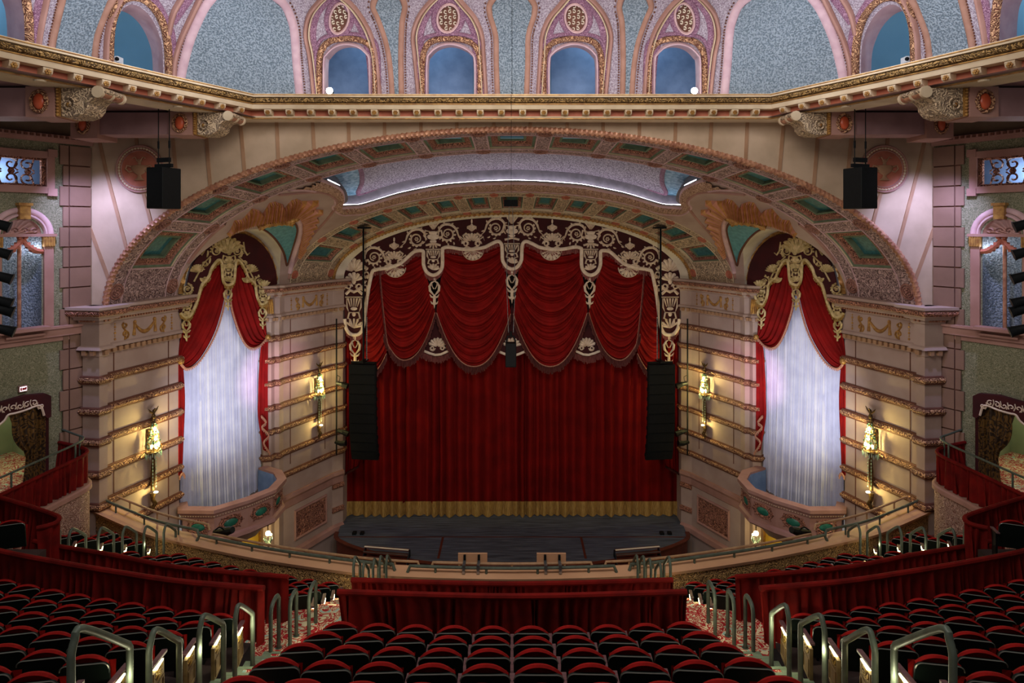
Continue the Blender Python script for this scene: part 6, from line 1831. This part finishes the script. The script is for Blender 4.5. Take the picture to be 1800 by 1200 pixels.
# --- parapet of the balcony front
PAR = [(-13.4, 19.5), (-12.9, 19.1), (-10.5, 17.7), (-9.0, 17.1), (-6.67, 16.3), (-4.3, 15.7), (-2.8, 15.46), (0, 15.33), (2.8, 15.46), (4.3, 15.7), (6.67, 16.3), (9.0, 17.1), (10.5, 17.7), (12.9, 19.1), (13.4, 19.5)]
PARs = spline(PAR[1:-1], 5)
m = MB(); m.sweep(PARs, [(0, H - 8.68), (-.02, H - 8.6), (.5, H - 8.6), (.52, H - 8.68), (.46, H - 8.7), (.46, H - 10.4), (.04, H - 10.4), (.04, H - 8.7)], inward=1)
pr = struct(m.build('wall_balcony_front', 'parapet_cap'), 'curved balcony front with a broad tan cap')
m = MB(); m.sweep(PARs, [(.035, H - 8.7), (.03, H - 8.7), (.03, H - 9.5), (.035, H - 9.5)], inward=1); m.build('mosaic_face', 'mosaic', pr, label='gilt textured inner face of the parapet')


def off_path(P, o):
    out = []
    for i, p in enumerate(P):
        a = Vector(P[max(0, i - 1)]); b = Vector(P[min(len(P) - 1, i + 1)]); t = (b - a).normalized(); out.append((p[0] - t.y * o, p[1] + t.x * o))
    return out


def par_at(x, o):
    P = off_path(PARs, o)
    for a, b in zip(P, P[1:]):
        if a[0] <= x <= b[0]: return Vector((x, a[1] + (b[1] - a[1]) * (x - a[0]) / (b[0] - a[0]), 0))
    return Vector((x, P[-1][1], 0))


def rail(nm, x0, x1, o, z, r, mt, label, grp, posts, bend=True, n=30):
    pts = [par_at(x0 + (x1 - x0) * k / n, o) + Vector((0, 0, z)) for k in range(n + 1)]
    full = ([pts[0] + Vector((-.06, -.04, -.14))] if bend else []) + pts + ([pts[-1] + Vector((.06, -.04, -.14))] if bend else [])
    root = thing(nm, pts[len(pts) // 2] + Vector((0, 0, H - 8.6 - z)), label, 'railing', grp)
    m = MB(); m.tube(full, r, 8); m.build('pipe', mt, root, smooth=True)
    for k in range(posts):
        q = par_at(x0 + (x1 - x0) * (k + .5) / posts, o); m = MB(); m.tube([(q.x, q.y, H - 8.6), (q.x, q.y, z)], r * .8, 6); m.build('post', mt, root)
rail('guard_rail', -2.55, 2.55, .22, H - 8.46, .04, 'rail_green', 'grey-green pipe rail along the middle of the balcony front cap', 'pipe rails on the balcony front', 4)
rail('lighting_rail', -2.0, 2.0, .50, H - 8.50, .035, 'tan_rail', 'tan pipe rail along the outer middle edge of the balcony front', 'tan rails on the balcony front', 3)
for MIR in (False, True):
    w = side_word()
    rail('guard_rail', -8.6, -3.0, .26, H - 8.46, .04, 'rail_green', 'grey-green pipe rail on the %s part of the balcony front' % w, 'pipe rails on the balcony front', 5)
    rail('guard_rail', -12.6, -8.7, .30, H - 8.36, .035, 'rail_green', 'grey-green pipe rail at the far %s of the balcony front beside the pier' % w, 'pipe rails on the balcony front', 3)
    rail('lighting_rail', -8.3, -2.4, .50, H - 8.50, .032, 'tan_rail', 'tan pipe rail on the %s outer edge of the balcony front' % w, 'tan rails on the balcony front', 5)
    rail('lighting_rail', -12.2, -8.5, .56, H - 8.30, .032, 'tan_rail', 'tan pipe rail on the far %s outer edge of the balcony front' % w, 'tan rails on the balcony front', 3)
    # clamp-on boards and small spotlight on the rail
    bo = thing('clamped_board', par_at(-1.0, .45) + Vector((0, 0, H - 8.6)), 'tan board clamped to the balcony rail, %s of the middle' % w, 'board', 'boards clamped to the rail')
    m = MB(); q = par_at(-1.0, .55); m.box(q.x - .37, q.x + .37, q.y, q.y + .05, H - 8.52, H - 8.28); m.build('panel', 'parapet_cap', bo)
    for dx in (-.2, .16):
        m = MB(); m.box(q.x + dx - .03, q.x + dx + .03, q.y - .06, q.y, H - 8.48, H - 8.3); m.build('bracket', 'black_metal', bo)
        m = MB(); m.box(q.x + dx - .035, q.x + dx + .035, q.y - .38, q.y - .05, H - 8.47, H - 8.42); m.box(q.x + dx - .035, q.x + dx + .035, q.y - .40, q.y - .34, H - 8.58, H - 8.36); m.build('clamp', 'steel', bo)
    q = par_at(-8.1, .75) + Vector((0, 0, H - 8.55)); sp = thing('rail_spotlight', q + Vector((0, 0, -.1)), 'small black spotlight hung on the %s of the balcony rail' % w, 'spotlight', 'spotlights on the balcony rail')
    m = MB(); m.tube([q + Vector((-.3, .1, -.05)), q, q + Vector((.12, -.03, .05)), q + Vector((.3, -.1, .12))], [.08, .12, .12, .09], 10); m.build('housing', 'black_metal', sp)
    m = MB(); m.tube([q + Vector((0, 0, .1)), q + Vector((-.05, -.15, .22)), q + Vector((-.1, -.28, .2))], .02, 5); m.build('yoke', 'black_metal', sp)
MIR = False

# --- rail drapes
A_ = [(-4.2, 10.6), (-5.7, 10.8), (-6.9, 11.07), (-8.2, 11.4), (-9.6, 11.8), (-11.2, 12.35)]
B_ = [(-4.49, 12.56), (-6.8, 12.9), (-8.55, 13.4), (-9.9, 13.75), (-10.7, 14.0)]
rail_drape('rail_drape', [(2.93, 10.5), (0, 10.37), (-2.93, 10.5)], H - 6.1, .85, 'wine velvet drape on the rail directly in front of the near centre seats', 'velvet rail drapes', 31, per=.13)
rail_drape('rail_drape', [(3.2, 12.46), (0, 12.32), (-3.2, 12.46)], H - 7.0, .9, 'wine velvet drape on the farther centre rail, mostly hidden behind the nearer one', 'velvet rail drapes', 32, per=.1)
for MIR in (False, True):
    w = side_word()
    rail_drape('rail_drape', A_[::-1] if 0 else A_[::-1][::-1][::-1], H - 6.1, .9, 'long red velvet drape on the nearer %s rail' % w, 'velvet rail drapes', 33 + MIR)
    rail_drape('rail_drape', B_[::-1], H - 7.0, .92, 'red velvet drape on the farther %s rail' % w, 'velvet rail drapes', 35 + MIR)
    rail_drape('rail_drape', [(-12.5, 15.05), (-12.13, 14.85), (-11.25, 14.46), (-10.25, 13.99), (-9.97, 13.78), (-9.93, 13.55), (-10.15, 13.35)], H - 6.4, .95, 'red velvet drape curving round the opening at the far %s' % w, 'velvet rail drapes', 37 + MIR)
    # side box: mosaic front, cap, drape, handrail
    SB = spline([(-13.45, 18.6), (-12.55, 18.25), (-12.05, 17.85), (-11.9, 17.4), (-12.0, 16.5), (-12.13, 14.9), (-12.4, 12.5), (-12.8, 10)], 4)[::-1]
    m = MB(); m.sweep(SB, [(0, H - 7.22), (.06, H - 7.25), (.06, H - 7.36), (0, H - 7.4), (-.35, H - 7.4), (-.35, H - 7.22)], inward=-1); bx = struct(m.build('wall_side_box', 'rose_plaster'), '%s side box front with a pink cap' % w)
    m = MB(); m.sweep(SB, [(0.0, H - 7.4), (0.0, H - 10.4), (-.15, H - 10.4), (-.15, H - 7.4)], inward=-1); m.build('textured_face', 'mosaic_pale', bx, label='pale textured face of the side box')
    m = MB(); Pf = [(x, y, H - 7.26) for x, y in SB] + [(-13.6, 18.4, H - 7.26), (-17.5, 12, H - 7.26), (-17.5, 10, H - 7.26)]; m.add(Pf, [tuple(range(len(Pf)))]); m.build('box_floor', 'carpet', bx)
    rail_drape('box_drape', [(-13.5, 18.6), (-12.6, 18.2), (-12.12, 17.85), (-11.98, 17.4), (-12.06, 16.5), (-12.2, 14.9), (-12.45, 12.5), (-12.85, 10)][::-1][::-1], H - 6.36, .82, 'red velvet drape along the front of the %s side box' % w, 'drapes of the side boxes', 41 + MIR)
    hr = thing('box_handrail', (-12.15, 16.5, H - 7.2), 'grey pipe handrail above the drape of the %s side box' % w, 'handrail', 'handrails of the side boxes')
    m = MB(); m.tube([Vector((x, y, H - 6.02)) for x, y in spline([(-13.55, 18.75), (-12.75, 18.25), (-12.3, 17.95), (-12.15, 17.5), (-12.2, 16.5), (-12.35, 14.9), (-12.6, 12.5), (-12.9, 10.5)], 5)], .03, 8); m.build('pipe', 'rail_green', hr, smooth=True)
    for (x, y) in ((-12.5, 18.1), (-12.14, 17.4), (-12.32, 15.4), (-12.5, 13.2)): m = MB(); m.tube([(x, y, H - 7.25), (x, y, H - 6.02)], .025, 6); m.build('post', 'rail_green', hr)
MIR = False

# --- handrail hoops in the aisles
def hoop(x, Yn, Yf, znt, zft, zb, label, grp, r=.037):
    c = Vector((x, (Yn + Yf) / 2, H + zb)); root = thing('aisle_handrail', c, label, 'handrail', grp)
    cr = .16
    P = [(x, Yn, H + zb - .3), (x, Yn, H + znt - cr), (x, Yn + cr * .3, H + znt - cr * .3), (x, Yn + cr, H + znt), (x, Yf - cr * .5, H + zft), (x, Yf - .03, H + zft - .05), (x, Yf, H + zft - cr * .6), (x, Yf, H + zb - .3)]
    P = [Vector(p) for p in P]
    m = MB(); m.tube(P[:1] + [Vector(q) for q in spline([tuple(p) for p in P[1:-1]], 4)] + P[-1:], r, 10); m.build('hoop', 'rail_green', root, smooth=True)
    for y in (Yn, Yf): m = MB(); zz = H + zb - .02; m.tube([(x, y, zz - .04), (x, y, zz + .02)], r * 1.7, 10); m.build('floor_flange', 'rail_green', root)
ORD = ['first', 'second', 'third', 'fourth', 'fifth', 'sixth', 'seventh', 'eighth', 'ninth', 'tenth', 'eleventh', 'twelfth', 'thirteenth', 'fourteenth']
for MIR in (False, True):
    w = side_word()
    for i, (Yn, Yf, zt, dz) in enumerate(((6.06, 6.99, -4.59, .61), (7.36, 8.03, -5.23, .40), (8.54, 9.26, -5.79, .40), (9.64, 10.3, -6.27, .36))):
        hoop(-4.27, Yn, Yf, zt + dz, zt, zt - .95, 'grey-green handrail hoop on the near %s stairs, %s counting from the camera' % (w, ORD[i]), 'handrail hoops on the near stairs')
    for i, (x, Yn, Yf, zt, zb) in enumerate(((-4.38, 11.36, 11.75, -6.86, -7.88), (-4.17, 11.75, 12.1, -6.98, -7.88), (-3.92, 12.08, 12.5, -7.03, -7.9))):
        hoop(x, Yn, Yf, zt, zt, zb, 'grey-green handrail hoop in the %s cross aisle, %s counting from the near stairs' % (w, ORD[i]), 'handrail hoops in the cross aisle')
    for i, (x, Y_, zt) in enumerate(((-3.45, 13.9, -7.50), (-3.38, 14.45, -7.93), (-3.27, 15.0, -8.13), (-3.18, 15.3, -8.22), (-3.08, 15.6, -8.36))):
        hoop(x, Y_ - .28, Y_ + .3, zt + .25, zt - .05, zt - .9, 'thin handrail hoop on the lower %s stairs near the middle, %s going down' % (w, ORD[i]), 'handrail hoops on the lower stairs', r=.032)
    for i, (x, Y_, zt) in enumerate(((-10.7, 14.5, -6.92), (-10.42, 15.0, -7.3), (-10.12, 15.6, -7.56), (-9.9, 16.2, -7.82), (-9.65, 16.7, -8.05), (-9.35, 17.1, -8.2))):
        hoop(x, Y_ - .3, Y_ + .3, zt + .15, zt - .15, zt - .9, 'handrail hoop on the far %s stairs behind the drape, %s going down' % (w, ORD[i]), 'handrail hoops on the far stairs', r=.032)
MIR = False

# --- seats -------------------------------------------------------------
def rrect(w_, z0, z1, r, y, n=5, crown=0.0):
    P = [(-w_, z0)]
    for k in range(n + 1): a = PI - (PI / 2) * k / n; P.append((-w_ + r + r * cos(a), z1 - r + r * sin(a)))
    for k in range(1, 6): t = k / 6; P.append((-w_ + r + (2 * w_ - 2 * r) * t, z1 + crown * sin(PI * t)))
    for k in range(n + 1): a = PI / 2 - (PI / 2) * k / n; P.append((w_ - r + r * cos(a), z1 - r + r * sin(a)))
    P.append((w_, z0)); return P


def make_seat(end=0, simple=False):
    root = bpy.data.objects.new('theatre_seat', None); root.empty_display_size = .1; col.objects.link(root)
    lean = lambda y, z: y - .16 * (z - .4)
    m = MB(); P = rrect(.252, .30, .815, .07, 0); m.prism([Vector((x, lean(-.02, z), z)) for x, z in P], (0, 1, 0), .03); m.build('back_panel', 'seat_back', root)
    m = MB()
    def cush(u, v):
        a = -1 + 2 * u; z = .42 + .44 * v; top = .78 + .095 * (1 - abs(a) ** 2.2)
        zz = .42 + (top - .42) * sin(PI / 2 * min(1, v * 1.25)) if v < .8 else top
        th = .035 + .05 * (1 - abs(a) ** 3) * sin(PI * min(1, .15 + v * .8))
        yy = .012 + (th if v < .8 else th * (1 - (v - .8) / .2))
        return Vector((a * (.245 - .02 * max(0, v - .5)), lean(yy, zz), zz + (.02 * sin(PI * (v - .8) / .2) if v > .8 else 0)))
    m.grid(cush, 12, 12); m.build('back_cushion', 'seat_velvet', root, smooth=True)
    if not simple or True:
        m = MB(); T_ = [(x, z) for x, z in P][1:-1]; m.tube([Vector((x, lean(-.024, z), z + .004)) for x, z in T_], .0075, 4); m.build('edge_trim', 'seat_trim', root)
    m = MB(); m.grid(lambda u, v: Vector((-.22 + .44 * u, .15 + .06 * sin(PI * v) ** .6 * sin(PI * u) ** .4 + .03 * v, .34 + .34 * v)), 8, 6); m.grid(lambda u, v: Vector((-.22 + .44 * u, .15 + .03 * v, .34 + .34 * v)), 1, 1)
    m.build('folded_seat', 'seat_velvet', root, smooth=True)
    def standard(sx):
        x = .27 * sx
        m = MB(); m.box(x - .018, x + .018, -.0, .2, .0, .56); m.build('standard', 'black_metal', root)
        m = MB(); m.obox(Vector((x, .09, .585)), Vector((1, 0, 0)), Vector((0, 1, -.12)).normalized(), Vector((0, .12, 1)).normalized(), .028, .19, .014); m.build('armrest', 'arm_wood', root)
    if end != -1: standard(-1)
    if end == 1 or end == 0: pass
    if end:
        sx = end
        if end == -1: standard(1) if False else None
        x = .295 * sx
        m = MB(); m.box(x - .025, x + .025, -.12, .2, .0, .5); ep = m.build('end_panel', 'end_panel', root)
        m = MB(); o_ = .028 * sx; 
        for (y0, y1, z0, z1) in ((-.09, .17, .06, .32),):
            for (a, b, c, d) in ((y0, y1, z0, z0 + .02), (y0, y1, z1 - .02, z1), (y0, y0 + .02, z0, z1), (y1 - .02, y1, z0, z1)): m.box(min(x + o_, x + o_ + .012 * sx), max(x + o_, x + o_ + .012 * sx), a, b, c, d)
        m.build('panel_moulding', 'end_panel', ep)
        m = MB(); m.ball((x + .02 * sx, .05, .44), 1, 10, 6, T=lambda q: Vector((x + .022 * sx + q.x * .02, .04 + q.y * .13, .43 + q.z * .09))); m.build('filigree', 'filigree', ep, label='gilt openwork on the row end')
        m = MB(); m.box(x - .02, x + .04 * sx if sx > 0 else x + .02, -.06, .14, .515, .53) if sx > 0 else m.box(x - .04, x + .02, -.06, .14, .515, .53); m.build('step_light', 'lamp_glow', ep, label='small lit lamp under the armrest')
        m = MB(); m.obox(Vector((x, .05, .575)), Vector((1, 0, 0)), Vector((0, 1, -.16)).normalized(), Vector((0, .16, 1)).normalized(), .035, .24, .02); m.build('end_armrest', 'arm_wood', root, bevel=.008)
    return root


def copy_tree(o, parent=None):
    c = o.copy(); col.objects.link(c)
    if parent is not None: c.parent = parent
    for ch in kids.get(o.name, []): copy_tree(ch, c)
    return c


protos = {0: make_seat(0), -1: make_seat(-1), 1: make_seat(1)}
kids = {}
for o in list(col.objects):
    if o.parent is not None: kids.setdefault(o.parent.name, []).append(o)
used = set()


def put_seat(x, y, ztop, rz, end, label, group):
    p = protos[end]
    if end in used: o = copy_tree(p)
    else: o = p; used.add(end)
    o.location = (x, y, H + ztop - .88); o.rotation_euler = (0, 0, rz)
    tag(o, label, 'seat', group)


PITCH = .543
for k in range(6):       # centre block
    Yc = 8.8 - .8 * k; zt = -5.59 + .38 * k
    for i in range(10):
        x = (i - 4.5) * PITCH
        if arcY(Yc, x, RU) < 1: continue
        pos_ = ('%s left of the middle' % ORD[4 - i] if i < 5 else '%s right of the middle' % ORD[i - 5])
        put_seat(x, arcY(Yc, x, RU), zt, -x / RU, 1 if i == 9 else 0, 'red seat, near centre block, %s row from the drape, %s' % (ORD[k], pos_), 'seats of the near centre block')
LN = {}
for sgn in (-1, 1):
    w = 'left' if sgn < 0 else 'right'
    for j in range(0, 6):
        Yc = 9.84 - .79 * j; zt = -6.28 + .37 * j
        i = 0
        while True:
            x = sgn * (4.78 + i * PITCH); y = arcY(Yc, x, RU)
            if abs(x) / y * FOC > 960 or i > 12: break
            if (abs(x)) / y * FOC <= 930 or i < 1:
                en = 0 if i else (1 if sgn < 0 else -1)
                put_seat(x, y, zt, -x / RU, en, 'red seat, near %s block, %s row from its drape, %s from the stairs' % (w, ORD[j], ORD[i]), 'seats of the near %s block' % w)
            i += 1
    for r in range(4):
        Yc, zt = RY[r], RZ[r]; xa = (9.45, 9.75, 10.0, 10.3)[r]
        n = int((xa - .5 - 4.45) / PITCH)
        for i in range(n + 1):
            x = sgn * (4.42 + i * PITCH)
            put_seat(x, arcY(Yc, x, RL_), zt, -x / RL_, 0 if i else (1 if sgn < 0 else -1), 'red seat, lower %s block, %s row from the balcony front, %s from middle stairs' % (w, ORD[r], ORD[i]), 'seats of the lower %s block' % w)
        for i in range(int((11.65 - xa - .4) / PITCH) + 0):
            x = sgn * (xa + .75 + i * PITCH)
            put_seat(x, arcY(Yc, x, RL_), zt, -x / RL_, 0 if i else (1 if sgn < 0 else -1), 'red seat, far %s block, %s row from the balcony front, %s from far stairs' % (w, ORD[r], ORD[i]), 'seats of the far %s block' % w)
    for i in range(2):
        put_seat(sgn * (10.2 + i * .6), 12.75 + i * .12, -5.95, sgn * -.35, 0, 'red velvet seat on the platform beside the curving drape at the far %s, %s one' % (w, ('inner', 'outer')[i]), 'platform seats')
    # glow of the little step lamps on the stairs
    for (x, y, z, p) in ((-4.2, 6.9, -5.0, 2.2), (-4.2, 8.5, -5.75, 2.6), (-4.2, 10.1, -6.5, 3.2), (-3.6, 11.7, -7.2, 3.0), (-3.9, 13.2, -8.0, 2.2), (-3.8, 14.6, -8.5, 2.2), (-9.9, 15.2, -7.9, 1.6), (-9.6, 16.4, -8.3, 1.6)):
        lamp('step_lamp', 'POINT', (-sgn * x, y, H + z), p * 2.2, (1.0, .95, .62), radius=.05)
m = MB()
for sgn in (-1, 1): m.box(min(sgn * 9.9, sgn * 12), max(sgn * 9.9, sgn * 12), 12.55, 13.3, H - 7.88, H - 6.83)
struct(m.build('floor_platform', 'floor_dark'), 'small raised platforms at the far sides of the balcony')
